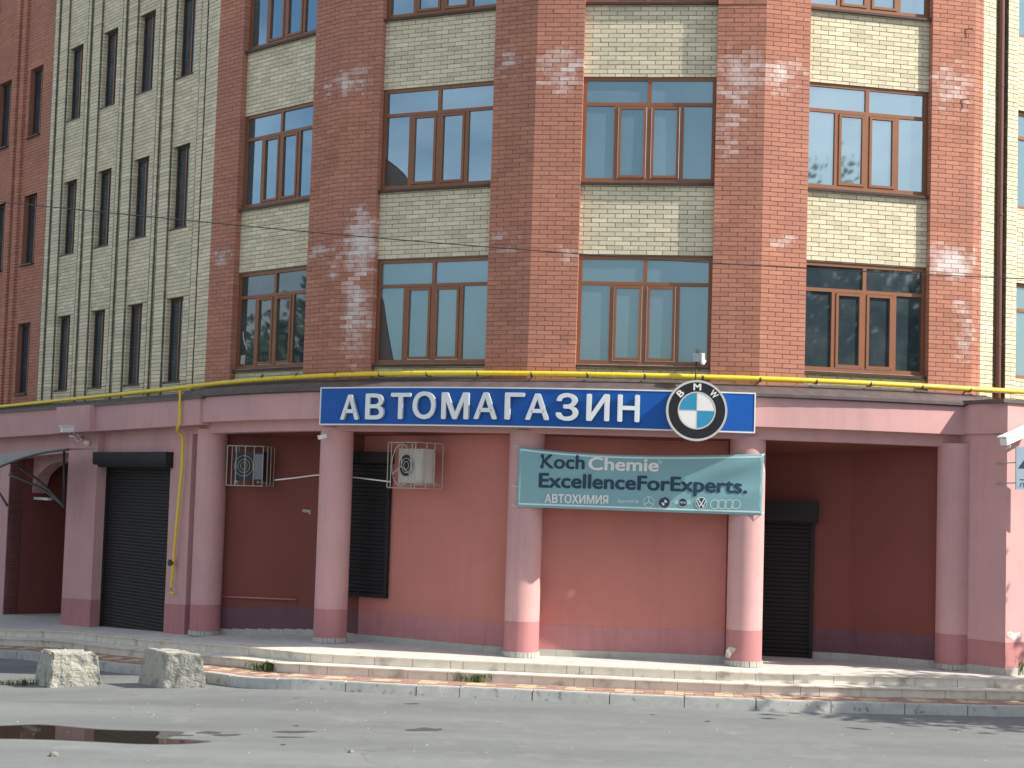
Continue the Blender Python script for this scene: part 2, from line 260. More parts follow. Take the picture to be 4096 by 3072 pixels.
# ------------------------------------------------------------------ object helpers
class MB:
    def __init__(s): s.v = []; s.f = []; s.r = []; s.mi = []; s.cur = 0.5; s.m = 0
    def vert(s, p): s.v.append(tuple(p)); return len(s.v)-1
    def face(s, ids): s.f.append(tuple(ids)); s.r.append(s.cur); s.mi.append(s.m)
    def quad(s, a, b, c, d): i = len(s.v); s.v += [tuple(a), tuple(b), tuple(c), tuple(d)]; s.face((i, i+1, i+2, i+3))
    def hexa(s, P):        # P: 4 bottom (ccw from outside-below order) + 4 top
        i = len(s.v); s.v += [tuple(p) for p in P]
        for q in ((0, 3, 2, 1), (4, 5, 6, 7), (0, 1, 5, 4), (1, 2, 6, 5), (2, 3, 7, 6), (3, 0, 4, 7)): s.face([i+j for j in q])
    def box(s, fr, s0, s1, o0, o1, z0, z1):      # o1 > o0 : o1 is the outer face
        p = fr.p; s.hexa([p(s0, o1, z0), p(s1, o1, z0), p(s1, o0, z0), p(s0, o0, z0), p(s0, o1, z1), p(s1, o1, z1), p(s1, o0, z1), p(s0, o0, z1)])
    def bar(s, a, b, w, h, upv=(0, 0, 1)):
        a = Vector(a); b = Vector(b); d = (b-a).normalized(); u = Vector(upv); x = d.cross(u)
        if x.length < 1e-4: x = d.cross(Vector((1, 0, 0)))
        x.normalize(); u = x.cross(d); x *= w/2; u *= h/2
        s.hexa([a-x-u, b-x-u, b+x-u, a+x-u, a-x+u, b-x+u, b+x+u, a+x+u])
    def tube(s, pts, r, n=8, cap=True):
        pts = [Vector(p) for p in pts]; rings = []
        for i, p in enumerate(pts):
            d = (pts[min(i+1, len(pts)-1)]-pts[max(i-1, 0)]).normalized()
            u = Vector((0, 0, 1)) if abs(d.z) < .9 else Vector((0, 1, 0))
            x = d.cross(u).normalized(); y = x.cross(d).normalized()
            rr = r[i] if isinstance(r, (list, tuple)) else r
            rings.append([s.vert(p+x*rr*math.cos(2*math.pi*j/n)+y*rr*math.sin(2*math.pi*j/n)) for j in range(n)])
        for a, b in zip(rings, rings[1:]):
            for j in range(n): s.face((a[j], b[j], b[(j+1) % n], a[(j+1) % n]))
        if cap: s.face(rings[0]); s.face(rings[-1][::-1])
    def lathe(s, c, prof, n=40, cap=True):       # prof: (r, z)
        rings = [[s.vert((c[0]+r*math.cos(2*math.pi*j/n), c[1]+r*math.sin(2*math.pi*j/n), z)) for j in range(n)] for r, z in prof]
        for a, b in zip(rings, rings[1:]):
            for j in range(n): s.face((a[j], a[(j+1) % n], b[(j+1) % n], b[j]))
        if cap: s.face(rings[0][::-1]); s.face(rings[-1])
    def strip(s, A, B):     # two equal point lists
        i = len(s.v); s.v += [tuple(p) for p in A]; j = len(s.v); s.v += [tuple(p) for p in B]
        for q in range(len(A)-1): s.face((i+q, i+q+1, j+q+1, j+q))
    def build(s, name, material, parent=None, smooth=False, attr=False, **kw):
        me = bpy.data.meshes.new(name); me.from_pydata(s.v, [], s.f)
        mats = material if isinstance(material, (list, tuple)) else [material]
        for q in mats: me.materials.append(MT[q] if isinstance(q, str) else q)
        if len(mats) > 1: me.polygons.foreach_set('material_index', s.mi)
        if attr:
            at = me.attributes.new('rnd', 'FLOAT', 'FACE'); at.data.foreach_set('value', s.r)
        if smooth: me.polygons.foreach_set('use_smooth', [True]*len(me.polygons))
        me.update()
        return link(name, me, parent, **kw)
def inv_of(p):
    return Matrix.Translation(-p.location) if p.type == 'EMPTY' else Matrix.Identity(4)
def link(name, data, parent=None, **kw):
    o = bpy.data.objects.new(name, data); COL.objects.link(o)
    if parent is not None:
        o.parent = parent
        if parent.type == 'EMPTY': o.matrix_parent_inverse = Matrix.Translation(-Vector(parent.location))
    tag(o, **kw); return o
def tag(o, label=None, cat=None, group=None, kind=None):
    if label: o['label'] = label
    if cat: o['category'] = cat
    if group: o['group'] = group
    if kind: o['kind'] = kind
def empty(name, loc, label, cat, group=None):
    o = bpy.data.objects.new(name, None); COL.objects.link(o); o.location = loc; o.empty_display_size = .2; tag(o, label, cat, group); return o
UNIT = {}
def unit_box(matname):
    if matname not in UNIT:
        b = MB(); f = Frame((0, 0), (1, 0)); f.n = Vector((0, -1, 0))
        b.box(f, 0, 1, 0, 1, 0, 1); me = bpy.data.meshes.new('unit_'+matname); me.from_pydata(b.v, [], b.f); me.materials.append(MT[matname]); me.update(); UNIT[matname] = me
    return UNIT[matname]
def piece(name, matname, fr, s0, s1, o0, o1, z0, z1, parent, rv=None):
    """one small box as an object of its own that shares mesh data"""
    o = link(name, unit_box(matname), parent)
    p0 = fr.p(s0, o0, z0); X = fr.p(s1, o0, z0)-p0; Y = p0-fr.p(s0, o1, z0); Z = fr.p(s0, o0, z1)-p0
    m = Matrix((X, Y, Z)).transposed().to_4x4(); m.translation = p0
    o.matrix_basis = m
    if rv is not None: o['rnd'] = rv
    return o
def gz(x, y):           # the ground falls a little towards the left wing
    t = min(1, max(0, (y-22.5)/3.5)); t = t*t*(3-2*t)
    return -min(.5, .07*max(0.0, -3.2-x))*t
def catmull(P, n=8):
    P = [Vector(p) for p in P]; Q = []
    for i in range(len(P)-1):
        a = P[max(i-1, 0)]; b = P[i]; c = P[i+1]; d = P[min(i+2, len(P)-1)]
        for j in range(n):
            t = j/n; Q.append(.5*((2*b)+(c-a)*t+(2*a-5*b+4*c-d)*t*t+(3*b-a-3*c+d)*t**3))
    Q.append(P[-1]); return Q
def resample(Q, step):
    out = [Q[0]]; acc = 0
    for a, b in zip(Q, Q[1:]):
        l = (b-a).length
        while acc+l >= step:
            t = (step-acc)/l; a = a.lerp(b, t); out.append(a); l = (b-a).length; acc = 0
        acc += l
    return out
# ================================================================== ground
def atg(u, v, z0):
    p = atz(u, v, z0)
    for _ in range(12): p = atz(u, v, z0+gz(p.x, p.y))
    return p
xs = [-300, -120, -60, -30, -20]+[-16+.5*i for i in range(65)]+[20, 30, 60, 120, 300]
ys = [-300, -120, -60, -30, -12]+[-4+.5*i for i in range(81)]+[42, 60, 120, 300]
b = MB(); nx = len(xs)
for yy in ys:
    for xx in xs: b.vert((xx, yy, gz(xx, yy)))
for j in range(len(ys)-1):
    for i in range(nx-1): b.face((j*nx+i, j*nx+i+1, (j+1)*nx+i+1, (j+1)*nx+i))
b.build('road', 'asphalt', smooth=True, kind='structure')

kp = [atg(u, v, .16) for u, v in ((0, 2600), (200, 2622), (417, 2649), (640, 2669), (833, 2690.5))]
kp = [Vector((kp[0].x*1.5, kp[0].y+3.2, 0))]+kp+[Vector(q+(0,)) for q in ((-3.72, 25.60), (-2.4, 25.28), (-1.45, 25.10), (.03, 24.93), (1.05, 24.79), (2.05, 24.67), (3.06, 24.57), (4.1, 24.50), (5.57, 24.56), (6.55, 24.64), (7.7, 24.72), (10, 25.1), (14, 26.2))]
for p in kp: p.z = 0
kpath = resample(catmull(kp, 10), .05)
# light smoothing
for _ in range(60):
    kpath = [kpath[0]]+[(kpath[i-1]+kpath[i]*2+kpath[i+1])/4 for i in range(1, len(kpath)-1)]+[kpath[-1]]
def offset(path, d):
    out = []
    for i, p in enumerate(path):
        t = (path[min(i+3, len(path)-1)]-path[max(i-3, 0)]).normalized(); out.append(p+Vector((-t.y, t.x, 0))*d)
    return out
def ribbon(path, i0, i1, da, db, za, zb, mbq, gap=.0):
    """solid slab following the path between indices, from offset da to db and z za..zb (above ground)"""
    n = max(2, min(5, i1-i0+1)); A = offset(path, da); B = offset(path, db)
    idx = [round(i0+(i1-i0)*q/(n-1)) for q in range(n)]
    def pt(Pq, q, e):
        p = Pq[idx[q]].copy()
        if e:
            t = (Pq[idx[-1]]-Pq[idx[0]]).normalized()
            if q == 0: p += t*gap
            if q == n-1: p -= t*gap
        return p
    for q in range(n-1):
        P = []
        for z in (za, zb):
            for Pq, qq in ((A, q), (A, q+1), (B, q+1), (B, q)):
                p = pt(Pq, qq, True); P.append((p.x, p.y, z+gz(p.x, p.y)))
        mbq.hexa(P)
step1 = offset(kpath, .74); step2 = offset(kpath, 1.06)
KERB = empty('kerb', (0, 24.9, 0), None, None); KERB['kind'] = 'structure'
i = 0; lens = [22, 22, 19, 23, 22, 22, 13, 22, 23, 22, 21]; q = 0
while i < len(kpath)-24:
    n_ = lens[q % len(lens)]; q += 1
    b = MB(); t_ = rnd.uniform(-.006, .006); zz = .16+rnd.uniform(-.008, .006)
    ribbon(kpath, i, i+n_, t_, .15+t_, -.1, zz-.012, b, .007); ribbon(kpath, i, i+n_, t_+.014, .14+t_, zz-.012, zz, b, .012)
    b.build('kerbstone', 'kerb', KERB); i += n_
b = MB(); ribbon_n = len(kpath)-1
for i in range(0, ribbon_n-8, 8): ribbon(kpath, i, i+8, .02, 1.02, -.12, .135, b)
b.build('bedding', 'joint', KERB)
# paving strip of small concrete tiles between kerb and steps
b = MB(); rows = 5; tw = .135
pa = [offset(kpath, .155+(.745-.155)*r/rows) for r in range(rows+1)]
step = 3
for i in range(0, ribbon_n-step, step):
    for r in range(rows):
        ph = (i//step) % 5
        yel = (ph in (0, 1) and r in (1, 2, 3)) or (ph == 2 and r == 2)
        b.m = 1 if yel else 0
        h = .158+rnd.uniform(-.004, .005)
        c0, c1, c2, c3 = pa[r][i], pa[r][i+step], pa[r+1][i+step], pa[r+1][i]; cc = (c0+c1+c2+c3)/4
        P = []
        for z in (.10, h):
            for c in (c0, c1, c2, c3):
                p = c.lerp(cc, .035); P.append((p.x, p.y, z+gz(p.x, p.y)))
        b.hexa(P)
pv = b.build('paving', ['tile_red', 'tile_yellow'], kind='structure')
# two steps: riser tiles, tread slabs
ST = empty('steps', (0, 26, .16), None, None); ST['kind'] = 'structure'
b = MB()
for i in range(0, ribbon_n-8, 8):
    ribbon(step1, i, i+8, .02, .9, .05, .285, b); ribbon(step2, i, i+8, .02, .6, .2, .43, b)
b.build('core', 'joint', ST)
for path, z0, z1 in ((step1, .155, .288), (step2, .305, .433)):
    i = rnd.randint(0, 6)
    while i < len(path)-16:
        n_ = 13 if rnd.random() < .85 else rnd.choice((6, 9, 4))
        b = MB(); e = rnd.uniform(-.003, .003); ribbon(path, i, i+n_, .004+e, .019, z0, z1-.004, b, .004); b.build('riser_tile', 'stone', ST); i += n_
    i = rnd.randint(0, 6)
    while i < len(path)-16:
        n_ = 13
        b = MB(); e = rnd.uniform(-.004, .003); ribbon(path, i, i+n_, -.030+e, .40, z1-.001, z1+.016+rnd.uniform(-.001, .001), b, .003); b.build('tread_slab', 'stone', ST); i += n_
# terrace floor
b = MB(); EP = [p for p in offset(step2, .385)]
cx_ = [p for p in EP[::6]]; rows_ = [0, .4, 1, 1.8, 3, 5, 8, 13]
for p, q in zip(cx_, cx_[1:]):
    for r0, r1 in zip(rows_, rows_[1:]): b.quad(*[(a_.x, a_.y+r_, .444+gz(a_.x, a_.y+r_)) for a_, r_ in ((p, r0), (q, r0), (q, r1), (p, r1))])
b.build('terrace', 'terrace', kind='structure')

# ================================================================== building
BLD = empty('brick_building', (0, 28, .45), 'corner building of red and cream brick over a pink plastered arcade', 'building')
CH = .075; B1 = 5.217
SILLZ = [B1, B1+3.0, B1+6.0]; TOPZ = [B1+1.779, B1+3.0+1.745, B1+6+1.745]
ZB = 4.80; ZT = 13.7
PW = (LF-WW)/2
def courses(z0, z1):
    i = math.floor((z0-B1)/CH)
    while True:
        a = B1+i*CH; c = a+.0655
        if a >= z1-1e-6: break
        lo = max(a, z0); hi = min(c, z1)
        if hi-lo > .018: yield i, lo, hi
        i += 1
def bond(s0, s1, i, bl=.26, shift=0.0):
    off = (0 if i % 2 else bl/2)+shift
    s = s0-((off) % bl) if off else s0
    out = []; a = s0; nxt = s0+((bl-off % bl) if off % bl else bl)
    while a < s1-1e-4:
        e = min(nxt, s1)
        if s1-e < .05: e = s1
        out.append((a, e)); a = e; nxt = e+bl
    return out
J = .0095
def lay(fr, s0, s1, z0, z1, face, depth, parent, matname, single=False, name='brick', ends=(0, 0), bl=.26, budget=None, shift=0.):
    mbq = MB()
    for i, lo, hi in courses(z0, z1):
        bl_ = bond(s0, s1, i, bl, shift)
        for j, (a, e) in enumerate(bl_):
            a2 = a+(0 if j == 0 and ends[0] else J/2); e2 = e-(0 if j == len(bl_)-1 and ends[1] else J/2)
            o = face+rnd.gauss(0, .0013); rv = min(1, max(0.02, rnd.gauss(.5, .27)))
            jz = rnd.gauss(0, .0008)
            if single and (budget is None or budget[0] > 0):
                piece(name, matname, fr, a2, e2, face-depth, o, lo+jz, hi+jz, parent, rv)
                if budget: budget[0] -= 1
            else:
                mbq.cur = rv; mbq.box(fr, a2, e2, face-depth, o, lo+jz, hi+jz)
    if mbq.f: mbq.build('bricks', matname, parent, attr=True, kind='stuff')
REC = .12
bud_c = [300]; bud_r = [300]
for k in range(4):
    fr = FR[k]
    for half, (s0, s1) in enumerate(((0, PW), (LF-PW, LF))):
        b = MB(); b.box(fr, s0+(.004 if half else .0), s1-(.0 if half else .004), -.34, -.008, ZB, ZT)
        pl = b.build('pilaster', 'redmortar', BLD)
        one = (k == 2 and half == 1)
        if one:
            lay(fr, s0, s1, 4.9, 11.1, 0, .13, pl, 'red', True, 'red_brick', (1, 1), budget=bud_r)
            lay(fr, s0, s1, 11.1+.042, ZT, 0, .13, pl, 'red', ends=(1, 1))
        else: lay(fr, s0, s1, ZB, ZT, 0, .13, pl, 'red', ends=(1, 1))
    bands = [(4.83, SILLZ[0]-.03), (TOPZ[0], SILLZ[1]-.03), (TOPZ[1], SILLZ[2]-.03), (TOPZ[2], ZT)]
    for r, (z0, z1) in enumerate(bands):
        b = MB(); b.box(fr, PW, LF-PW, -.32, -REC-.008, z0-.002, z1+.03); pn = b.build('wall_panel', 'creammortar', BLD)
        lay(fr, PW+.002, LF-PW-.002, z0, z1+.03, -REC, .03, pn, 'cream', k == 2 and r in (1, 2), 'cream_brick', (1, 1), budget=bud_c, shift=rnd.choice((0, .03, .07)))
# ---- casement windows
def wbar(mbq, fr, s0, s1, z0, z1, o0, o1): mbq.box(fr, s0, s1, o0, o1, z0, z1)
def window(fr, sc, z0, z1, wd, glass, glass_top=None, of=-.145, lab=None):
    a = sc-wd/2; e = sc+wd/2; H = z1-z0; f = .062; b = MB(); ob = of-.06
    zt = z1-.425
    b.box(fr, a, a+f, ob, of, z0, z1); b.box(fr, e-f, e, ob, of, z0, z1)
    b.box(fr, a+f, e-f, ob, of-.001, z1-f, z1); b.box(fr, a+f, e-f, ob, of-.001, z0, z0+f)
    b.box(fr, a+f, e-f, ob, of-.001, zt-.058, zt)
    b.box(fr, sc-.032, sc+.032, ob, of-.002, zt, z1-f); b.box(fr, sc-.038, sc+.038, ob, of-.002, z0+f, zt-.058)
    wl = .455; m0 = a+f+wl; m1 = e-f-wl-.068
    b.box(fr, m0, m0+.068, ob, of-.002, z0+f, zt-.058); b.box(fr, m1, m1+.068, ob, of-.002, z0+f, zt-.058)
    win = b.build('window', 'frame', BLD)
    b = MB(); p = fr.p
    b.hexa([p(a-.0, -.05, z0-.06), p(e, -.05, z0-.06), p(e, of-.05, z0-.055), p(a, of-.05, z0-.055), p(a, -.05, z0-.022), p(e, -.05, z0-.022), p(e, of-.05, z0-.004), p(a, of-.05, z0-.004)])
    b.build('sill', 'sill', win)
    ZL = z0+f; ZH = zt-.058
    for x0, x1 in ((m0+.068, sc-.038), (sc+.038, m1)):
        b = MB(); t = .05; oo = of+.012
        b.box(fr, x0+.006, x0+t, of-.05, oo, ZL+.008, ZH-.008); b.box(fr, x1-t, x1-.006, of-.05, oo, ZL+.008, ZH-.008)
        b.box(fr, x0+t, x1-t, of-.05, oo-.001, ZL+.008, ZL+t); b.box(fr, x0+t, x1-t, of-.05, oo-.001, ZH-t, ZH-.008)
        b.build('sash', 'frame', win)
    def pane(x0, x1, y0, y1, g, oo=of-.03):
        b = MB(); tl = rnd.gauss(0, .0022); tz = rnd.gauss(0, .0016)
        P = [p(x0, oo-tl-tz, y0), p(x1, oo+tl-tz, y0), p(x1, oo+tl+tz, y1), p(x0, oo-tl+tz, y1)]
        back = [q-fr.n*.008 for q in P]
        b.hexa([P[0], P[1], back[1], back[0], P[3], P[2], back[2], back[3]]); b.build('pane', g, win)
    gt = glass_top or glass
    e_ = .006
    pane(a+f-e_, sc-.032+e_, zt-e_, z1-f+e_, gt); pane(sc+.032-e_, e-f+e_, zt-e_, z1-f+e_, gt)
    pane(a+f-e_, m0+e_, ZL-e_, ZH+e_, glass); pane(m1+.068-e_, e-f+e_, ZL-e_, ZH+e_, glass)
    pane(m0+.068+.05-e_, sc-.038-.05+e_, ZL+.05-e_, ZH-.05+e_, glass, of-.022); pane(sc+.038+.05-e_, m1-.05+e_, ZL+.05-e_, ZH-.05+e_, glass, of-.022)
    return win, a+f, m0, ZL, ZH
GL = {(0, 0): 'glass_dark', (0, 1): 'film', (0, 2): 'film', (1, 0): 'film_grey', (1, 1): 'film', (1, 2): 'film', (2, 0): 'film_grey', (2, 1): 'film_grey', (2, 2): 'film_grey', (3, 0): 'glass_dark', (3, 1): 'film_bright', (3, 2): 'film_bright'}
for k in range(4):
    for r in range(3):
        win, x0, x1, zl, zh = window(FR[k], LF/2, SILLZ[r], TOPZ[r], WW, GL[(k, r)])
        if k == 1 and r < 2:      # window film peeled off the lower corner
            b = MB(); p = FR[k].p; o_ = -.145-.0255; n_ = 9
            if r == 1: crv = [(x0+(x1-x0)*t, zl+(.42*(1-t)**.75+.10)*(zh-zl)*.78) for t in [q/(n_-1) for q in range(n_)]]
            else: crv = [(x0+(x1-x0)*(.12+.5*(1-t)**1.2) if t < 1 else x0+.04, zl+(zh-zl)*.86*t) for t in [q/(n_-1) for q in range(n_)]]
            P0 = [p(c[0], o_, c[1]) for c in crv]
            P1 = [p(c[0], o_, zl) for c in crv] if r == 1 else [p(x0, o_, c[1]) for c in crv]
            b.strip(P0, P1); P2 = [q+FR[k].n*.007 for q in P0]; P3 = [q+FR[k].n*.004+(u-q)*.04 for q, u in zip(P0, P1)]; b.strip(P2, P3)
            b.build('peeled_film', 'film_back', win)
        if k == 0 and r == 0:
            b = MB(); p = FR[k].p; o_ = -.168
            b.quad(p(x0+.03, o_, zl+.03), p(x0+.17, o_, zl+.02), p(x0+.18, o_, zl+.2), p(x0+.04, o_, zl+.19))
            b.strip([p(x0+.06+.16*t*t, o_, zl+.62-.34*t) for t in (0, .3, .6, 1)], [p(x0+.10+.14*t*t, o_, zl+.64-.33*t) for t in (0, .3, .6, 1)])
            b.build('paper_scrap', 'rag', win)

# ---- left wing: cream piers and narrow windows, then the red end bay
WS = [5.05, 8.09, 11.13]; WT = [6.70, 9.74, 12.78]
wf = WING
def wingbox(mbq, s0, s1, o0, o1, z0, z1, ch=0):
    p = wf.p
    if not ch: mbq.hexa([p(s1, o1, z0), p(s0, o1, z0), p(s0, o0, z0), p(s1, o0, z0), p(s1, o1, z1), p(s0, o1, z1), p(s0, o0, z1), p(s1, o0, z1)]); return
    prof = [(s0, o0), (s0, o1-ch), (s0+ch*.35, o1-ch*.3), (s0+ch, o1), (s1-ch, o1), (s1-ch*.35, o1-ch*.3), (s1, o1-ch), (s1, o0)]
    i = len(mbq.v); n_ = len(prof)
    for z in (z0, z1):
        for a, o in prof: mbq.v.append(tuple(p(a, o, z)))
    for j in range(n_-1): mbq.face((i+j, i+j+n_, i+j+n_+1, i+j+1))
    mbq.face(range(i, i+n_)); mbq.face(range(i+2*n_-1, i+n_-1, -1))
ZW0 = 4.72; ZTc = ZT; ZT = 16.5
b = MB(); wingbox(b, -.0, 20.4, -.6, -.34, ZW0, ZT); WGW = b.build('wing_wall', 'creammortar', BLD)
mb = MB(); core = MB()
piers = [(0.0, .47, 0, .0), (.52, .81, 0, .06)]
for i in range(4):
    s_ = 1.8*i
    piers.append((1.87+s_, 2.36+s_, 0, .07))
    piers.append((2.43+s_, (2.64 if i < 3 else 2.62)+s_, 0, .07) if i < 3 else (2.43+s_, 2.72+s_, 0, .07))
for s0, s1, o, ch in piers:
    wingbox(core, s0+.012, s1-.012, -.3, o-.012, ZW0, ZT)
    for i, lo, hi in courses(ZW0, ZT):
        cuts = [(s0, s1)]
        if s1-s0 > .35: m_ = s0+(.16 if i % 2 else .33)*(s1-s0)/.49; cuts = [(s0, m_-.004), (m_+.004, s1)] if not ch else [(s0, s1)]
        for a, e in cuts:
            mb.cur = min(1, max(.02, rnd.gauss(.5, .25))); wingbox(mb, a, e, -.29, o+rnd.gauss(0, .002), lo, hi, ch)
for i in range(5):
    g0, g1 = ((.46, .53) if i == 4 else (2.35+1.8*i, 2.44+1.8*i))
    for ci, lo, hi in courses(ZW0, ZT): mb.cur = rnd.random(); wingbox(mb, g0, g1, -.29, -.085, lo, hi)
wins = []
for i in range(4):
    s_ = 1.8*i; p0 = .81+s_ if i == 0 else 2.64+1.8*(i-1); p1 = 1.87+s_; w0 = 1.14+s_; w1 = p1
    zz = [ZW0]
    for a, c in zip(WS, WT): zz += [a, c]
    zz.append(ZT)
    for q in range(0, len(zz)-1, 2):
        wingbox(core, p0-.02, p1+.02, -.3, -.07, zz[q]-.001, zz[q+1])
        for ci, lo, hi in courses(zz[q], zz[q+1]):
            for a, e in bond(p0, p1, ci):
                mb.cur = min(1, max(.02, rnd.gauss(.5, .25))); wingbox(mb, a+J/2, e-J/2, -.09, -.06+rnd.gauss(0, .001), lo, hi)
    for a, c in zip(WS, WT):
        wingbox(core, p0-.02, w0, -.3, -.07, a, c)
        for ci, lo, hi in courses(a, c):
            for s0, s1 in bond(p0, w0, ci):
                mb.cur = min(1, max(.02, rnd.gauss(.5, .25))); wingbox(mb, s0+J/2, s1-(0 if s1 > w0-.01 else J/2), -.09, -.06+rnd.gauss(0, .001), lo, hi)
        wins.append((w0, w1, a, c))
core.build('mortar', 'creammortar', WGW); mb.build('bricks', 'cream', WGW, attr=True, kind='stuff')
def slot(w0, w1, a, c, g='glass_dark', og=-.19):
    b = MB(); f = .05
    wingbox(b, w0, w0+f, og-.05, og+.03, a, c); wingbox(b, w1-f, w1, og-.05, og+.03, a, c); wingbox(b, w0+f, w1-f, og-.05, og+.029, c-f, c); wingbox(b, w0+f, w1-f, og-.05, og+.029, a, a+f)
    wn = b.build('narrow_window', 'sill', BLD)
    b = MB(); m_ = (w0+w1)/2; wingbox(b, w0+f, w1-f, og-.02, og, a+f, c-f); b.build('pane', g, wn)
    b = MB(); wingbox(b, m_-.02, m_+.02, og, og+.02, a+f, c-f); b.build('mullion', 'frame', wn)
    b = MB(); wingbox(b, w0, w1, og, -.05, a-.03, a); b.build('sill', 'sill', wn)
for q in wins: slot(*q)
# red end bay
b = MB(); core = MB(); mb = MB()
cols = [(8.95, 9.72), (10.9, 11.7), (12.8, 13.6), (14.7, 15.5), (16.6, 17.4)]
segs = [(8.2, 8.95), (9.72, 10.9), (11.7, 12.8), (13.6, 14.7), (15.5, 16.6), (17.4, 20.3)]
for s0, s1 in segs:
    wingbox(core, s0, s1, -.34, -.13, ZW0, ZT)
    for ci, lo, hi in courses(ZW0, ZT):
        for a, e in bond(s0, s1, ci): mb.cur = min(1, max(.02, rnd.gauss(.5, .25))); wingbox(mb, a+J/2, e-J/2, -.2, -.12+rnd.gauss(0, .001), lo, hi)
for s0, s1 in ((9.95, 10.2), (10.4, 10.62), (11.95, 12.2), (12.35, 12.6), (13.9, 14.15), (14.3, 14.5)):
    for ci, lo, hi in courses(ZW0, ZT): mb.cur = rnd.random(); wingbox(mb, s0, s1, -.13, -.05, lo, hi)
for w0, w1 in cols:
    zz = [ZW0]
    for a, c in zip(WS, WT): zz += [a, c]
    zz.append(ZT)
    for q in range(0, len(zz)-1, 2):
        wingbox(core, w0, w1, -.34, -.13, zz[q], zz[q+1])
        for ci, lo, hi in courses(zz[q], zz[q+1]):
            for a, e in bond(w0, w1, ci): mb.cur = min(1, max(.02, rnd.gauss(.5, .25))); wingbox(mb, a+J/2, e-J/2, -.2, -.12, lo, hi)
    for a, c in zip(WS, WT): slot(w0, w1, a, c, og=-.27)
EW = core.build('end_bay_wall', 'redmortar', BLD); mb.build('bricks', 'red', EW, attr=True, kind='stuff')

ZT = ZTc
# ---- right wing beyond the corner
f4 = FR[4]
def rw(name, s0, s1, o, matb, matm, z0=ZB, z1=ZT, dep=.13):
    b = MB(); b.box(f4, s0, s1, -.5, o-.008, z0, z1); w_ = b.build(name, matm, BLD)
    lay(f4, s0, s1, z0, z1, o, dep, w_, matb, ends=(1, 1)); return w_
rw('pilaster', 0, .20, 0, 'red', 'redmortar'); rw('wall_panel', .2, .50, 0, 'cream', 'creammortar'); rw('wall_panel', .5, .70, -.05, 'cream', 'creammortar')
rw('pier', .70, .95, .10, 'cream', 'creammortar', dep=.2)
for z0, z1 in ((ZB, SILLZ[0]+.05), (TOPZ[0]-.1, SILLZ[1]-.05), (TOPZ[1]-.1, SILLZ[2]-.08), (TOPZ[2], ZT)): rw('wall_panel', .95, 3.2, .0, 'cream', 'creammortar', z0, z1)
rw('pier', 3.2, 4.5, .10, 'cream', 'creammortar')
for r in range(3): window(f4, 2.075, SILLZ[r]+(.05, -.05, -.08)[r], TOPZ[r]-.1, 2.24, 'film_grey', of=-.06)
b = MB(); pc = f4.p(.60, .03, 0); b.tube([(pc.x, pc.y, 4.9), (pc.x, pc.y, ZT)], .052, 12)
for z in (5.8, 8.0, 10.2, 12.3): b.tube([(pc.x, pc.y, z-.02), (pc.x, pc.y, z+.02)], .06, 12)
dp = b.build('downpipe', 'brown', smooth=False); tag(dp, 'brown rainwater downpipe in the groove of the sunlit cream wall', 'downpipe')

# ---- arcade: fascia, beam, ceiling
def arcstrip(mbq, th0, th1, prof, n=40):     # prof list of (r, z) revolved about the corner's centre
    pts = [[arc(th0+(th1-th0)*q/n, RC+r, z+zdrop(th0+(th1-th0)*q/n)) for q in range(n+1)] for r, z in prof]
    for a, c in zip(pts, pts[1:]): mbq.strip(a, c)
    for q in (0, n): mbq.face([mbq.vert(pp[q]) for pp in pts])
def zdrop(th): return -.0022*max(0, -36-th)
TH0 = -56.5; TH1 = 24.2
b = MB(); arcstrip(b, TH0, TH1, [(-.2, 4.73), (.27, 4.70), (.27, 4.245), (.10, 4.245), (-.2, 4.25)]); b.build('fascia', 'pink', BLD, smooth=False)
b = MB(); arcstrip(b, TH0, TH1-1.2, [(-.2, 4.25), (.09, 4.246), (.09, 4.05), (-.25, 4.05)]); b.build('beam', 'pink', BLD)
b = MB(); arcstrip(b, TH0, TH1-1.2, [(-.25, 4.052), (-.9, 3.99), (-1.6, 3.90), (-3.2, 3.90)]); b.build('ceiling', 'wallshade', BLD)
b = MB(); arcstrip(b, TH0, TH1, [(-.15, 4.97), (.16, 4.87), (.31, 4.775), (.345, 4.765), (.345, 4.72), (.30, 4.715), (.30, 4.702), (-.2, 4.731)]); b.build('flashing', 'flash', BLD)

# ---- columns
def colpos(u, v, r=-.17):
    th = arc_u(u, RC+r, v); return arc(th, RC+r)
CX = [(442, 1372), (712, 1392), (1125, 1417), (1606, 1437), (2058, 1450)]
COLS = []
tile_b = MB(); ft = Frame((0, 0), (1, 0)); tile_b.box(ft, -.030, .030, -.01, .012, 0, .085); tile_me = bpy.data.meshes.new('base_tile'); tile_me.from_pydata(tile_b.v, [], tile_b.f); tile_me.materials.append(MT['plinth'])
for q, (x, y) in enumerate(CX):
    c = colpos(x*K2, y*K2, (-.1, -.12, -.17, -.17, .05)[q]); z0 = .45+gz(c.x, c.y); COLS.append((c, z0))
    b = MB(); b.lathe(c, [(.284, z0+.57), (.284, 4.10)], 56, False); cl_ = b.build('column', 'pink', BLD, smooth=True)
    b = MB(); b.lathe(c, [(.285, z0), (.2855, z0+.57)], 56, False); b.build('painted_band', 'maroon', cl_, smooth=True)
    n_ = 29
    for j in range(n_):
        t = 2*math.pi*j/n_+rnd.gauss(0, .01); o = link('base_tile', tile_me, cl_)
        o.matrix_basis = Matrix.Translation((c.x+.293*math.cos(t), c.y+.293*math.sin(t), z0+rnd.gauss(0, .002))) @ Matrix.Rotation(t+math.pi/2, 4, 'Z')

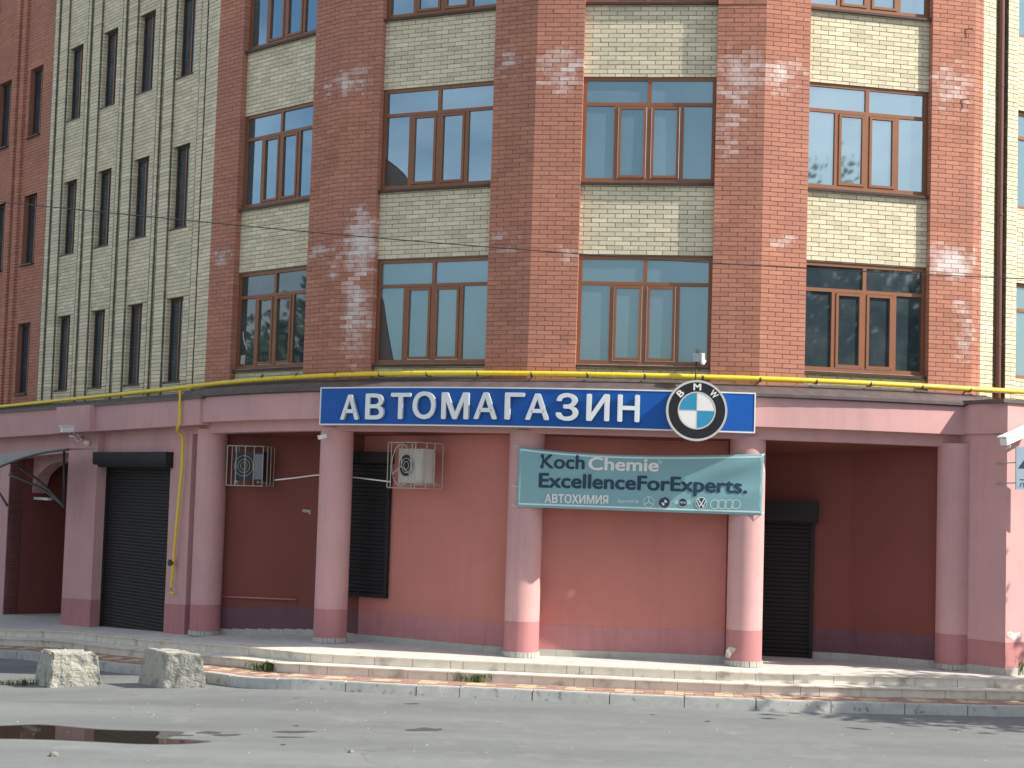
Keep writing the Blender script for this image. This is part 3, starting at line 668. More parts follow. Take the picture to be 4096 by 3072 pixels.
# ---- ground-floor back wall
QW = [(-5.80, 31.25), (-3.75, 30.2), (-2.55, 29.0), (-.35, 27.5), (.28, 27.22), (2.56, 27.14), (3.80, 26.88), (4.05, 28.5), (5.8, 28.1), (7.45, 27.0)]
WALLF = []
for i, (a, c) in enumerate(zip(QW, QW[1:])):
    a = Vector(a); c = Vector(c); fr = Frame(a, c-a); ln = (c-a).length; WALLF.append((fr, ln))
    zb0 = gz(a.x, a.y); zb1 = gz(c.x, c.y); p = fr.p
    def slab(mbq, o0, o1, za, zc):
        mbq.hexa([p(0, o1, za+zb0*(za < 3)), p(ln, o1, za+zb1*(za < 3)), p(ln, o0, za+zb1*(za < 3)), p(0, o0, za+zb0*(za < 3)), p(0, o1, zc+zb0*(zc < 3)), p(ln, o1, zc+zb1*(zc < 3)), p(ln, o0, zc+zb1*(zc < 3)), p(0, o0, zc+zb0*(zc < 3))])
    b = MB(); slab(b, -.25, 0, .95, 4.2); shaded_bay = i in (0, 1, 6, 7, 8); wl = b.build('back_wall', 'wallshade' if shaded_bay else 'wallpink', BLD)  # shaded bays take the copies with shade painted into the colour
    b = MB(); slab(b, -.25, .001, .3, .949); b.build('painted_band', 'bandshade' if shaded_bay else 'maroon', wl)
    nt_ = max(1, round(ln/.30))
    for j in range(nt_):
        s0 = ln*j/nt_; s1 = ln*(j+1)/nt_; zg = gz(p(s0, 0, 0).x, p(s0, 0, 0).y)
        piece('plinth_tile', 'plinth', fr, s0+.002, s1-.002, 0, .014+rnd.gauss(0, .001), .44+zg, .555+zg, wl)
# ================================================================== left wing, ground floor
GO = .06
def ws(u, v, o=GO):
    A = wf.p(0, o, 0); q = atplane(u, v, (A.x, A.y), (wf.d.x, wf.d.y)); return (q-A).dot(wf.d), q.z
def LX(cx, cy, o=GO): return ws(cx/2.1602, 1536+cy/2.1602, o)
def BX(cx, cy, o=GO): return ws(cx/2.1602, 2304+cy/2.1602, o)
def wg(s, o=GO): q = wf.p(s, o, 0); return .44+gz(q.x, q.y)
def wquadbox(mbq, s0, s1, o0, o1, za0, za1, zc0, zc1):     # z may differ at both ends
    p = wf.p; mbq.hexa([p(s1, o1, za1), p(s0, o1, za0), p(s0, o0, za0), p(s1, o0, za1), p(s1, o1, zc1), p(s0, o1, zc0), p(s0, o0, zc0), p(s1, o0, zc1)])
def ft(s): return 4.645-.0075*max(0, s)          # fascia top / bottom lines
def fb(s): return 4.165-.016*max(0, s)
sp0, sp1 = LX(1480, 600)[0], LX(1640, 1000)[0]                 # pier beside the columns
sh0, sh1 = LX(1475, 1000)[0], LX(880, 1000)[0]    # shutter
pl0, pl1 = sh1, LX(575, 1000, GO+.14)[0]          # left pier
ar1 = LX(70, 1000)[0]                             # left jamb of the archway
zs = 3.66
WG = MB(); wquadbox(WG, sp1, sp0, -.3, GO, wg(sp1)-.3, wg(sp0)-.3, fb(0)+.1, fb(sp0)+.1)
GW = WG.build('wing_base_wall', 'pink', BLD)
def wpart(name, m, s0, s1, o0, o1, a0, a1, c0, c1, par=GW):
    b = MB(); wquadbox(b, s0, s1, o0, o1, a0, a1, c0, c1); return b.build(name, m, par)
def band(s0, s1, o): wpart('painted_band', 'maroon', s0-.002, s1+.002, o-.2, o+.003, wg(s0)-.3, wg(s1)-.3, wg(s0)+.56, wg(s1)+.56)
band(sp1, sp0, GO)
wpart('lintel', 'pink', sp0, pl0, -.3, GO-.001, zs, zs-.03, fb(sp0)+.1, fb(pl0)+.1)
wpart('pier', 'pink', pl0, pl1, -.3, GO+.14, wg(pl0)-.3, wg(pl1)-.3, fb(pl0)+.1, fb(pl1)+.1); band(pl0, pl1, GO+.14)
wpart('lintel', 'pink', pl1, ar1, -.3, GO, zs+.02, zs-.12, fb(pl1)+.1, fb(ar1)+.1)
wpart('pier', 'pink', ar1, 20.4, -.3, GO, -.9, -.9, fb(ar1)+.1, fb(20)+.1)
# archway recess
wpart('recess_wall', 'wallshade', pl1-.3, ar1+.3, -1.6, -1.5, -.5, -.5, 4, 4)
wpart('recess_side', 'wallshade', ar1, ar1+.1, -1.5, GO-.02, -.5, -.5, 4, 4); wpart('recess_side', 'wallshade', pl1-.1, pl1, -1.5, GO-.02, -.5, -.5, 4, 4)
wpart('recess_ceiling', 'wallshade', pl1, ar1, -1.6, GO-.3, 3.75, 3.65, 3.9, 3.8)
b = MB(); p = wf.p; n_ = 12; sA, sB = pl1+.02, ar1-.02      # round arch on the recess front
top = [p(sA+(sB-sA)*q/n_, -.5, 3.8) for q in range(n_+1)]; low = [p(sA+(sB-sA)*q/n_, -.5, 2.75+.75*math.sqrt(max(0, 1-(2*q/n_-1)**2))) for q in range(n_+1)]
b.strip(top, low); b.strip(low, [q-wf.n*.3 for q in low]); b.build('arch', 'pink', GW)
for j in range(5): 
    s0 = ar1-.02-(ar1-pl1)*.13*j; wpart('plinth_tile', 'plinth', s0-(ar1-pl1)*.128, s0, -1.5, -1.48, .2, .2, .38, .38)
# fascia of the wing with the block over the pier
FW = MB(); wquadbox(FW, -.5, 20.5, .1, GO+.27, fb(0), fb(20.5), ft(0), ft(20.5)); fasc = FW.build('wing_fascia', 'pink', BLD)
wpart('fascia_block', 'pink', pl0-.1, pl1+.15, GO+.27, GO+.40, fb(pl0)-.01, fb(pl1)-.01, ft(pl0)+.02, ft(pl1)+.02, fasc)
wpart('flashing', 'flash', -.6, 20.5, -.3, GO+.31, ft(0)+.001, ft(20.5)+.001, ft(0)+.05, ft(20.5)+.05, fasc)
wpart('ledge', 'flash', -.2, 20.5, -.3, .12, ft(0)+.05, ft(20.5)+.05, ft(0)+.15, ft(20.5)+.16, fasc)

# ---- roller shutters (slats are parts)
def shutter(fr, s0, s1, z0, z1, o, box=None, pitch=.062, name='roller_shutter', boxr=.11, z0b=None, par=BLD, ext=.06, extl=None):
    b = MB(); b.box(fr, s0, s1, o-.05, o-.02, z0, z1); sh = b.build(name, 'shutter', par)
    for x_ in (s0-.04, s1-.02): b = MB(); b.box(fr, x_, x_+.06, o-.03, o+.035, z0, z1); b.build('guide_rail', 'shutter', sh)
    me = bpy.data.meshes.new('slat'); q = MB(); u_ = Frame((0, 0), (1, 0)); ln = s1-s0-.02; h = pitch
    prof = [(0, .0), (.012, h*.12), (.017, h*.5), (.012, h*.86), (0.0, h*.97)]
    A = [[(x, -o_, z) for o_, z in prof] for x in (0, ln)]; q.strip(A[0], A[1]); me.from_pydata(q.v, [], q.f); me.materials.append(MT['shutter']); me.update()
    rot_ = math.atan2(fr.d.y, fr.d.x)
    z = z0
    while z < z1-.02:
        sl = link('slat', me, sh); sl.matrix_basis = Matrix.Translation(fr.p(s0+.01, o-.02, z)) @ Matrix.Rotation(rot_, 4, 'Z'); z += pitch
    if box:
        b = MB(); n_ = 8; prof = [(-.05, z1+.0), (boxr*1.2, z1+.0)]+[(boxr*(1.2+.55*math.sin(t)), z1+boxr*(1.0-math.cos(t))) for t in [math.pi/2*q/4 for q in range(1, 5)]]+[(boxr*1.75, z1+box), (-.05, z1+box)]
        L0 = [fr.p(s0-(extl or ext), o+o_, z) for o_, z in prof]; L1 = [fr.p(s1+ext, o+o_, z) for o_, z in prof]
        b.strip(L0, L1); b.face([b.vert(v) for v in L0]); b.face([b.vert(v) for v in L1]); b.build('shutter_box', 'shutter', sh)
    return sh
class WF2(Frame): pass
wr = Frame((0, 0), (1, 0)); wr.A = wf.p(0, 0, 0); wr.d = -wf.d; wr.n = wf.n       # same wall, s reversed so that it runs left to right
shutter(wr, -sh1+.05, -sh0-.02, wg(sh0)-.12, 3.36, GO-.10, .31, .066, boxr=.15, extl=.24)
shutter(wr, -(pl1+(ar1-pl1)*.30), -pl1-.02, .15, 3.3, -1.44, None, .066)
# louvred window shutter in the recess behind the second column
fB, lB = WALLF[2]
def on(fr, u, v): A = fr.A; q = atplane(u, v, (A.x, A.y), (fr.d.x, fr.d.y)); return (q-A).dot(fr.d), q.z
s1_, zb_ = on(fB, 836*K2, 1290*K2); shutter(fB, s1_-1.05, s1_, zb_+.05, 3.52, .05, .20, .07, name='window_shutter', boxr=.09)
b = MB(); b.box(fB, s1_-1.1, s1_+.03, .0, .075, zb_-.02, zb_+.05); b.build('shutter_sill', 'shutter', BLD)
fD, lD = WALLF[7]
d0, zb_ = on(fD, 1652*K2, 1424*K2); d1, zt_ = on(fD, 1755*K2, 1130*K2); _, zt2 = on(fD, 1755*K2, 1085*K2)
shutter(fD, .02, d1, .45, zt_, .06, zt2-zt_, .07, boxr=.14, ext=.10)

# ---- block of the right wing
PR = [(7.20, 27.25), (7.89, 26.26), (10.6, 27.96)]
for i, (a, c) in enumerate(zip(PR, PR[1:])):
    a = Vector(a); c = Vector(c); fr = Frame(a, c-a); ln = (c-a).length
    b = MB(); b.box(fr, 0, ln, -.3, 0, .96, 4.26); wl = b.build('end_wall', 'pink', BLD)
    b = MB(); b.box(fr, 0, ln, -.3, .002, .3, .959); b.build('painted_band', 'maroon', wl)
    b = MB(); b.box(fr, -.12 if i == 0 else -.06, ln+.02, -.3, .055, 4.26, 4.74); b.build('fascia', 'pink', wl)
    b = MB(); b.box(fr, -.2, ln+.05, -.3, .10, 4.742, 4.80); b.build('flashing', 'flash', wl)
    nt_ = max(1, round(ln/.3))
    for j in range(nt_): piece('plinth_tile', 'plinth', fr, ln*j/nt_+.002, ln*(j+1)/nt_-.002, 0, .014, .44, .56, wl)
    if i == 1:
        b = MB(); pts = [(.02, 1.0), (.12, 1.02), (.2, .99), (.33, 1.0), (.36, .93), (.28, .90), (.2, .86), (.16, .90), (.05, .93)]
        b.face([b.vert(fr.p(s, .004, z+.12)) for s, z in pts]); b.build('bare_render', 'chip', wl)

# ================================================================== gas pipe
GP = empty('gas_pipe', (0, 26.5, 5.05), 'yellow gas pipe running along the whole facade above the arcade', 'gas pipe')
pts = [arc(TH, RC+.10, 5.015-.004*max(0, -30-TH)) for TH in np.linspace(-52, 22, 60)]
lft = [wf.p(s, .16, 4.90-.016*s) for s in (20, 13.5, 10, 8, 6, 4, 2.5, 1.2)]
rgt = [f4.p(s, .30, 5.02) for s in (.9, 2, 4)]
run = [Vector(q) for q in lft]+[Vector(q) for q in pts]+[Vector(q) for q in rgt]
b = MB(); b.tube(run, .042, 12); b.build('pipe_run', 'yellow', GP, smooth=True)
for TH in np.linspace(-48, 22, 16):
    b = MB(); q = arc(TH, RC+.10, 5.01); q2 = arc(TH, RC-.05, 4.985); b.bar(q-Vector((0, 0, .045)), q2, .02, .02); b.tube([q-Vector((.02, 0, .0)), q+Vector((.02, 0, 0))], .045, 10); b.build('bracket', 'flash', GP)
sd_, zd = LX(1555, 60, GO+.38)
drop = []
for cx, cy, o in ((1558, 20, .16), (1558, 60, GO+.33), (1553, 340, GO+.33), (1530, 385, GO+.33), (1535, 405, GO+.2), (1580, 450, GO+.10), (1575, 700, GO+.1), (1545, 1000, GO+.1), (1500, 1500, GO+.1), (1490, 1659, GO+.1)):
    s_, z_ = LX(cx, cy, o); drop.append(wf.p(s_, o, z_))
for cx, cy in ((1475, 90), (1480, 140), (1500, 155)):
    s_, z_ = BX(cx, cy, GO+.1); drop.append(wf.p(s_, GO+.1, z_))
drop[0] = wf.p(sd_, .16, 4.90-.016*sd_)
b = MB(); b.tube(drop, .027, 10); b.build('drop_pipe', 'yellow', GP, smooth=True)
s_, z_ = LX(1485, 1545, GO+.1); q = wf.p(s_, GO+.13, z_); b = MB(); b.bar(q-wf.d*.09, q+wf.d*.09, .03, .06); b.tube([q-Vector((0, 0, .06)), q+Vector((0, 0, .06))], .045, 10); b.build('valve', 'darkmetal', GP)

# ================================================================== sign board
RS = RC+.36
def arcz(u, v, r):
    th = arc_u(u, r, v); q = arc(th, r); return th, atdepth(u, v, q.y).z
SG = empty('sign_board', arc(-10, RS, 4.13), 'long blue shop sign with white raised letters on the arcade fascia', 'sign')
tl, tr = arc_u(1281, RS+.04, 1633), arc_u(3021, RS+.04, 1652); Z0, Z1 = 4.135, 4.765
def sarc(mbq, t0, t1, r0, r1, z0, z1, n=24):
    o0 = [arc(t0+(t1-t0)*q/n, r1, z0) for q in range(n+1)]; o1 = [Vector((q.x, q.y, z1)) for q in o0]
    i0 = [arc(t0+(t1-t0)*q/n, r0, z0) for q in range(n+1)]; i1 = [Vector((q.x, q.y, z1)) for q in i0]
    mbq.strip(o0, o1); mbq.strip(o1, i1); mbq.strip(i0, o0); mbq.strip(i1, i0)
    mbq.quad(o0[0], o1[0], i1[0], i0[0]); mbq.quad(o0[-1], o1[-1], i1[-1], i0[-1])
b = MB(); sarc(b, tl, tr, RS-.05, RS+.04, Z0, Z1); b.build('panel', 'blue', SG)
b = MB(); g = .10; e_ = math.degrees(.016/RS)
sarc(b, tl-e_*.2, tr+e_*.2, RS-.05, RS+.048, Z1-.017, Z1+.004); sarc(b, tl-e_*.2, tr+e_*.2, RS-.05, RS+.048, Z0-.004, Z0+.017)
sarc(b, tl-e_*.2, tl+e_, RS-.05, RS+.049, Z0, Z1, 2); sarc(b, tr-e_, tr+e_*.2, RS-.05, RS+.049, Z0, Z1, 2); b.build('border', 'white', SG)
def text_mesh(body, ext=0., off=.0, res=5):
    cu = bpy.data.curves.new('t', 'FONT'); cu.body = body; cu.size = 1; cu.extrude = ext; cu.resolution_u = res; cu.fill_mode = 'BOTH' if ext else 'FRONT'
    o = bpy.data.objects.new('t', cu); COL.objects.link(o)
    dg = bpy.context.evaluated_depsgraph_get(); me = bpy.data.meshes.new_from_object(o.evaluated_get(dg)); bpy.data.objects.remove(o); bpy.data.curves.remove(cu)
    co = np.empty(len(me.vertices)*3); me.vertices.foreach_get('co', co); co = co.reshape(-1, 3)
    fs_ = [tuple(p.vertices) for p in me.polygons]; bpy.data.meshes.remove(me)
    if off:      # bolder strokes: slightly shifted copies, each a hair proud of the last
        C_, F_ = [], []
        for q, (dx, dy) in enumerate(((0, 0), (1, .35), (-1, -.35), (-.45, .8), (.45, -.8))):
            n0 = len(C_)*len(co); C_.append(co+np.array([dx*off, dy*off, q*.012 if ext else q*.0006])); F_ += [tuple(j+n0 for j in f_) for f_ in fs_]
        co = np.concatenate(C_); fs_ = F_
    return co, fs_
R2o, R3o = 1024, 2048
LET = [('А', 735, 893, 92, 308, R2o), ('В', 950, 1110, 82, 306, R2o), ('Т', 1168, 1337, 76, 303, R2o), ('О', 1358, 1556, 64, 303, R2o), ('М', 1606, 1841, 72, 304, R2o), ('А', 1885, 2087, 72, 304, R2o),
       ('Г', -60, 108, 74, 308, R3o), ('А', 118, 326, 82, 311, R3o), ('З', 381, 577, 78, 318, R3o), ('И', 646, 845, 86, 320, R3o), ('Н', 915, 1106, 92, 328, R3o)]
for ch, x0, x1, y0, y1, ox in LET:
    u0, u1 = ox+x0/2.1602, ox+x1/2.1602; v0, v1 = 1536+y0/2.1602, 1536+y1/2.1602
    rr = RS+.10
    t0, zt_ = arcz(u0, v0, rr); t1, _ = arcz(u1, v0, rr); _, zb_ = arcz((u0+u1)/2, v1, rr); _, zt_ = arcz((u0+u1)/2, v0, rr)
    A = arc(t0, rr); B_ = arc(t1, rr); d = (B_-A).normalized(); n_ = Vector((d.y, -d.x, 0))
    co, fs_ = text_mesh(ch, .5, .022, 8); mn = co.min(0); mx = co.max(0)
    b = MB()
    for c in co:
        q = A+(B_-A)*((c[0]-mn[0])/(mx[0]-mn[0])); q = q+n_*((c[2])*.05-.02); q.z = zb_+(zt_-zb_)*((c[1]-mn[1])/(mx[1]-mn[1])); b.vert(q)
    for f_ in fs_:
        zz = [co[j][2] for j in f_]; b.m = 0 if min(zz) > .45 else 1; b.face(f_)
    b.build('letter', ['letter', 'lside'], SG)

# ================================================================== round emblem
thE, zE = arcz(2787, 1642, RS+.19); cE = arc(thE, RS+.04, zE); tE = Vector((math.cos(math.radians(thE)), math.sin(math.radians(thE)), 0)); nE = Vector((tE.y, -tE.x, 0))
RE = 121.5/F_PX*cE.y; DE = .15
EM = empty('round_emblem', cE, 'round black ringed car emblem with blue and white quarters on the blue sign', 'emblem')
def el(x, y, o): return cE+tE*x+nE*o+Vector((0, 0, y))
def disc(name, r0, r1, o, a0, a1, m, par=EM, n=64):
    b = MB(); A = [el(r0*RE*math.cos(t), r0*RE*math.sin(t), o) for t in np.linspace(a0, a1, n+1)]; B_ = [el(r1*RE*math.cos(t), r1*RE*math.sin(t), o) for t in np.linspace(a0, a1, n+1)]
    b.strip(A, B_); return b.build(name, m, par)
TP = 2*math.pi
b = MB(); A = [el(RE*math.cos(t), RE*math.sin(t), 0) for t in np.linspace(0, TP, 65)]; B_ = [el(RE*math.cos(t), RE*math.sin(t), DE) for t in np.linspace(0, TP, 65)]; b.strip(A, B_); b.build('body', 'lside', EM)
disc('rim', .93, 1.0, DE, 0, TP, 'silver'); disc('ring', .60, .93, DE-.004, 0, TP, 'black'); disc('inner_rim', .575, .62, DE, 0, TP, 'silver')
for q, (a0, m_) in enumerate(((0, 'white'), (math.pi/2, 'cyan'), (math.pi, 'white'), (3*math.pi/2, 'cyan'))): disc('quarter', .0, .58, DE-.003, a0+.02, a0+math.pi/2-.02, m_, n=16)
b = MB()
for x0, x1, y0, y1 in ((-.58, .58, -.012, .012), (-.012, .012, -.58, .58)): b.quad(el(x0*RE, y0*RE, DE-.001), el(x1*RE, y0*RE, DE-.001), el(x1*RE, y1*RE, DE-.001), el(x0*RE, y1*RE, DE-.001))
b.build('cross_line', 'silver', EM)
for ch, a_ in (('B', 135), ('M', 90), ('W', 45)):
    co, fs_ = text_mesh(ch, 0, .03); mn = co.min(0); mx = co.max(0); h = .225*RE; wd = h*(1.15 if ch != 'B' else .9); a = math.radians(a_); b = MB()
    for c in co:
        x_ = ((c[0]-mn[0])/(mx[0]-mn[0])-.5)*wd; y_ = ((c[1]-mn[1])/(mx[1]-mn[1])-.5)*h
        rr = .775*RE; X = rr*math.cos(a)+x_*math.sin(a)+y_*math.cos(a); Y = rr*math.sin(a)-x_*math.cos(a)+y_*math.sin(a); b.vert(el(X, Y, DE+.002+c[2]))
    for f_ in fs_: b.face(f_)
    b.build('letter', 'white', EM)

# ================================================================== banner between two columns
(c3, _), (c4, _) = COLS[2], COLS[3]
yL, yR = c3.y-.315, c4.y-.315
TLp, TRp, BLp, BRp = atdepth(2048+58/2.1602, 1536+540/2.1602, yL), atdepth(2048+2176/2.1602, 1536+604/2.1602, yR), atdepth(2048+40/2.1602, 1536+1062/2.1602, yL), atdepth(2048+2160/2.1602, 1536+1136/2.1602, yR)
def sagf(a): return 4*a*(1-a)*(.75+.5*(.5-a))
def bsurf(a, t, o=0.):
    q = TLp.lerp(TRp, a).lerp(BLp.lerp(BRp, a), t)
    q = q+Vector((0, 0, -.108*sagf(a)*(1-t)**1.3))
    rip = .012*math.sin(9*a+5*t)*4*a*(1-a)+.02*math.sin(3.1*(a*1.5+t*1.4))*4*a*(1-a)
    # diagonal folds from the tied corners
    for (ca, ct, dx, dy, am) in ((1, .0, -1, .42, .045), (0, 1, 1, -.2, -.03), (0, 0, 1, .5, .025), (1, .55, -1, .3, .03)):
        x_ = (a-ca)*4.3; y_ = (t-ct); l_ = x_*dx+y_*dy; pd = abs(x_*dy-y_*dx)
        rip += am*math.exp(-(pd/.16)**2)*math.exp(-((l_-.55)/.55)**2)
    sx = 4*a*(1-a)
    return q+Vector((0, -1, 0))*(rip-.05*sx+o)
def bpix(x, y, o=0.):     # crop pixels (scale 2.16, origin 2048,1536) -> banner surface
    a = (x-50)/(2168-50)
    yt = 540+64*a+.108/26.6*F_PX*2.1602*sagf(a); yb = 1062+74*a
    t = (y-yt)/(yb-yt)
    # undo the softer sag lower down
    return bsurf(min(1.0, max(0, a)), t, o)
BN = empty('banner', TLp, 'grey teal vinyl advertising banner stretched between two columns', 'banner')
def bgrid(name, a0, a1, t0, t1, m, o, na=48, nt_=16):
    b = MB(); G = [[b.vert(bsurf(a0+(a1-a0)*i/na, t0+(t1-t0)*j/nt_, o)) for i in range(na+1)] for j in range(nt_+1)]
    for j in range(nt_):
        for i in range(na): b.face((G[j][i], G[j][i+1], G[j+1][i+1], G[j+1][i]))
    return b.build(name, m, BN, smooth=True)
sheet = bgrid('sheet', 0, 1, 0, 1, 'banner', 0, 96, 28)
md = sheet.modifiers.new('t', 'SOLIDIFY'); md.thickness = .003; md.offset = -1
for nm, q in (('border_line', (.008, .992, .034, .06)), ('border_line', (.008, .992, .932, .958))): bgrid(nm, *q, 'bpale', .005, 96, 1)
for q in ((.008, .0125, .058, .935), (.9875, .992, .058, .935)): bgrid('border_line', *q, 'bpale', .003, 1, 28)
capE = text_mesh('E')[0]; capH = capE[:, 1].max()-capE[:, 1].min()
def btext(body, x0, x1, ya, yb, h, m, off=.028, nm='lettering'):
    co, fs_ = text_mesh(body, 0, off); mn = co.min(0); mx = co.max(0); b = MB()
    for c in co:
        f_ = (c[0]-mn[0])/(mx[0]-mn[0]); x_ = x0+(x1-x0)*f_; y_ = ya+(yb-ya)*f_-(c[1]/capH)*h; b.vert(bpix(x_, y_, .009+c[2]))
    for f_ in fs_: b.face(f_)
    b.build(nm, m, BN)
btext('Koch', 245, 632, 727, 737, 116, 'navy'); btext('Chemie', 662, 1275, 742, 757, 108, 'white')
btext('ExcellenceForExperts.', 235, 2035, 892, 944, 118, 'navy', .032); btext('АВТОХИМИЯ', 292, 848, 1025, 1040, 68, 'white', .03); btext('Approved by', 925, 1112, 1026, 1031, 30, 'bpale', .01)
btext('®', 1264, 1306, 690, 692, 34, 'bpale', .0)
def bring(cx, cy, r0, r1, m, nm='logo_ring', n=36, par=None, sy=1.0):
    b = MB(); b.strip([bpix(cx+r0*math.cos(t), cy+sy*r0*math.sin(t), .010) for t in np.linspace(0, TP, n+1)], [bpix(cx+r1*math.cos(t), cy+sy*r1*math.sin(t), .010) for t in np.linspace(0, TP, n+1)]); b.build(nm, m, BN)
def bline(pts, wd, m, nm='logo_mark', o=.014):
    b = MB()
    for (xa, ya), (xb, yb) in zip(pts, pts[1:]):
        l = math.hypot(xb-xa, yb-ya); nx_, ny_ = -(yb-ya)/l*wd/2, (xb-xa)/l*wd/2; b.quad(bpix(xa+nx_, ya+ny_, o), bpix(xb+nx_, yb+ny_, o), bpix(xb-nx_, yb-ny_, o), bpix(xa-nx_, ya-ny_, o))
    b.build(nm, m, BN)
bring(1198, 1022, 43, 47, 'bpale')
for a in (-90, 30, 150): bline([(1198, 1022), (1198+43*math.cos(math.radians(a)), 1022+43*math.sin(math.radians(a)))], 7, 'bpale')
bring(1332, 1028, 0, 48, 'navy'); bring(1332, 1028, 45, 49, 'bpale'); bring(1332, 1028, 26, 28, 'bpale')
for a in (0, 180):
    b = MB(); P = [bpix(1332+25*math.cos(math.radians(a+q)), 1028-25*math.sin(math.radians(a+q)), .014) for q in range(0, 91, 15)]; b.face([b.vert(q) for q in [bpix(1332, 1028, .014)]+P]); b.build('logo_mark', 'white', BN)
btext('B M W', 1304, 1360, 1004, 1004, 14, 'white', 0)
bring(1490, 1027, 0, 37, 'navy'); bring(1490, 1027, 35, 39, 'bpale'); btext('MINI', 1464, 1516, 1034, 1036, 15, 'bpale', .01)
for sgn in (-1, 1):
    for dy in (-12, 0, 12): bline([(1490+sgn*38, 1027+dy), (1490+sgn*(72-abs(dy)*.6), 1027+dy-3)], 5, 'bpale')
bring(1648, 1030, 44, 50, 'bpale'); bring(1648, 1030, 0, 44, 'navy', 'logo_disc'); bline([(1622, 996), (1648, 1040), (1674, 996)], 9, 'white'); bline([(1610, 1014), (1632, 1064), (1648, 1036), (1664, 1064), (1686, 1014)], 9, 'white')
for q in range(4): bring(1764+q*60, 1040, 35, 41, 'bpale')
for q, (x, y) in enumerate(((58, 545), (2172, 610), (42, 1058), (2158, 1130), (40, 890), (2172, 760))):
    e0 = bpix(x, y); cc = c3 if x < 1000 else c4; b = MB(); b.tube([e0, Vector((cc.x+(-.26 if x < 1000 else .26), cc.y-.1, e0.z+.04))], .006, 6); b.build('tie_cord', 'white', BN)
# ================================================================== air conditioners in cages
def xf(c, a):       # local frame: x right along wall, y out, z up
    t = math.radians(a); X = Vector((math.cos(t), math.sin(t), 0)); Y = Vector((math.sin(t), -math.cos(t), 0))
    return lambda x, y, z: c+X*x+Y*y+Vector((0, 0, z))
def lbox(b, P, x0, x1, y0, y1, z0, z1): b.hexa([P(x0, y1, z0), P(x1, y1, z0), P(x1, y0, z0), P(x0, y0, z0), P(x0, y1, z1), P(x1, y1, z1), P(x1, y0, z1), P(x0, y0, z1)])
def ac_unit(c, a, w, h, d, label, clabel, casing, ornament):
    P = xf(c, a)
    A = empty('air_conditioner', c, label, 'air conditioner', 'outdoor air conditioner units in the arcade')
    b = MB(); lbox(b, P, -w*.42, w*.42, .12, d*.68, .09, h-.1); b.build('casing', casing, A)
    b = MB(); lbox(b, P, w*.18, w*.40, d*.68, d*.68+.012, .12, h-.14); b.build('side_panel', 'acwhite' if ornament else 'poly', A)
    b = MB(); R_ = min(w*.26, h*.36); cx, cz = -w*.12, h*.5
    b.strip([P(cx+R_*math.cos(t), d*.68+.004, cz+R_*math.sin(t)) for t in np.linspace(0, TP, 33)], [P(cx, d*.68+.004, cz)]*33); b.build('fan_opening', 'acdark', A)
    for q in (.35, .65, 1.0):
        b = MB(); b.tube([P(cx+q*R_*math.cos(t), d*.68+.014, cz+q*R_*math.sin(t)) for t in np.linspace(0, TP, 33)], .006, 5); b.build('fan_grille', 'acwhite' if ornament else 'greymetal', A)
    for x in (-w*.3, w*.3):
        b = MB(); b.bar(P(x, -.05, .07), P(x, d*.75, .07), .03, .04); b.build('support_arm', 'greymetal', A)
    C_ = empty('cage', c, clabel, 'cage', 'welded cages round the air conditioners')
    r = .009; W2 = w/2
    def bar(p0, p1, nm='bar'): b = MB(); b.tube([p0, p1], r, 6); b.build(nm, 'greymetal', C_)
    for z in (0, h):
        for q in (((-W2, 0), (-W2, d)), ((-W2, d), (W2, d)), ((W2, d), (W2, 0))): bar(P(q[0][0], q[0][1], z), P(q[1][0], q[1][1], z), 'rail')
    for x, y in ((-W2, 0), (-W2, d), (W2, d), (W2, 0)): bar(P(x, y, 0), P(x, y, h), 'post')
    for q in (.12, .88) if ornament else (.25, .5, .75): bar(P(-W2+w*q, d, 0), P(-W2+w*q, d, h))
    for q in (.3, .6): bar(P(W2, d*q, 0), P(W2, d*q, h)); bar(P(-W2, d*q, 0), P(-W2, d*q, h))
    if ornament:
        R_ = h*.46; b = MB(); b.tube([P(.72*R_*math.cos(t), d, h/2+R_*math.sin(t)) for t in np.linspace(0, TP, 41)], r, 6); b.build('ring', 'greymetal', C_)
        bar(P(0, d, h/2+R_), P(0, d, h*.48), 'ring_spoke'); bar(P(0, d, h*.48), P(-.66*R_, d, h*.30), 'ring_spoke'); bar(P(0, d, h*.48), P(.66*R_, d, h*.30), 'ring_spoke')
fB_, _ = WALLF[2]
c = atdepth(1712, 1955, 28.05); ac_unit(Vector((c.x, c.y, c.z)), -47, .72, .76, .60, 'grey air conditioner with side panel in the ornamented cage', 'rusty white cage with a round peace shaped ornament on its front', 'acwhite', True)
c = atdepth(1022, 1944, 30.55); ac_unit(Vector((c.x, c.y, c.z)), -18, .72, .72, .46, 'dark blue air conditioner high on the shaded recess wall', 'thin plain cage of straight bars high on the shaded recess wall', 'acblue', False)

# ---- white conduit that sags behind the second column
b = MB(); pp = [(165, 830, 29.55), (330, 812, 29.4), (550, 785, 29.1), (690, 790, 28.9), (835, 805, 28.75), (1000, 825, 28.4), (1165, 845, 28.05)]
b.tube(catmull([atdepth(1024+x/2.1602, 1536+y/2.1602, d) for x, y, d in pp], 4), .012, 8); o = b.build('white_conduit', 'white', smooth=True); tag(o, 'loose white plastic conduit sagging behind a column towards the ornamented cage', 'conduit')

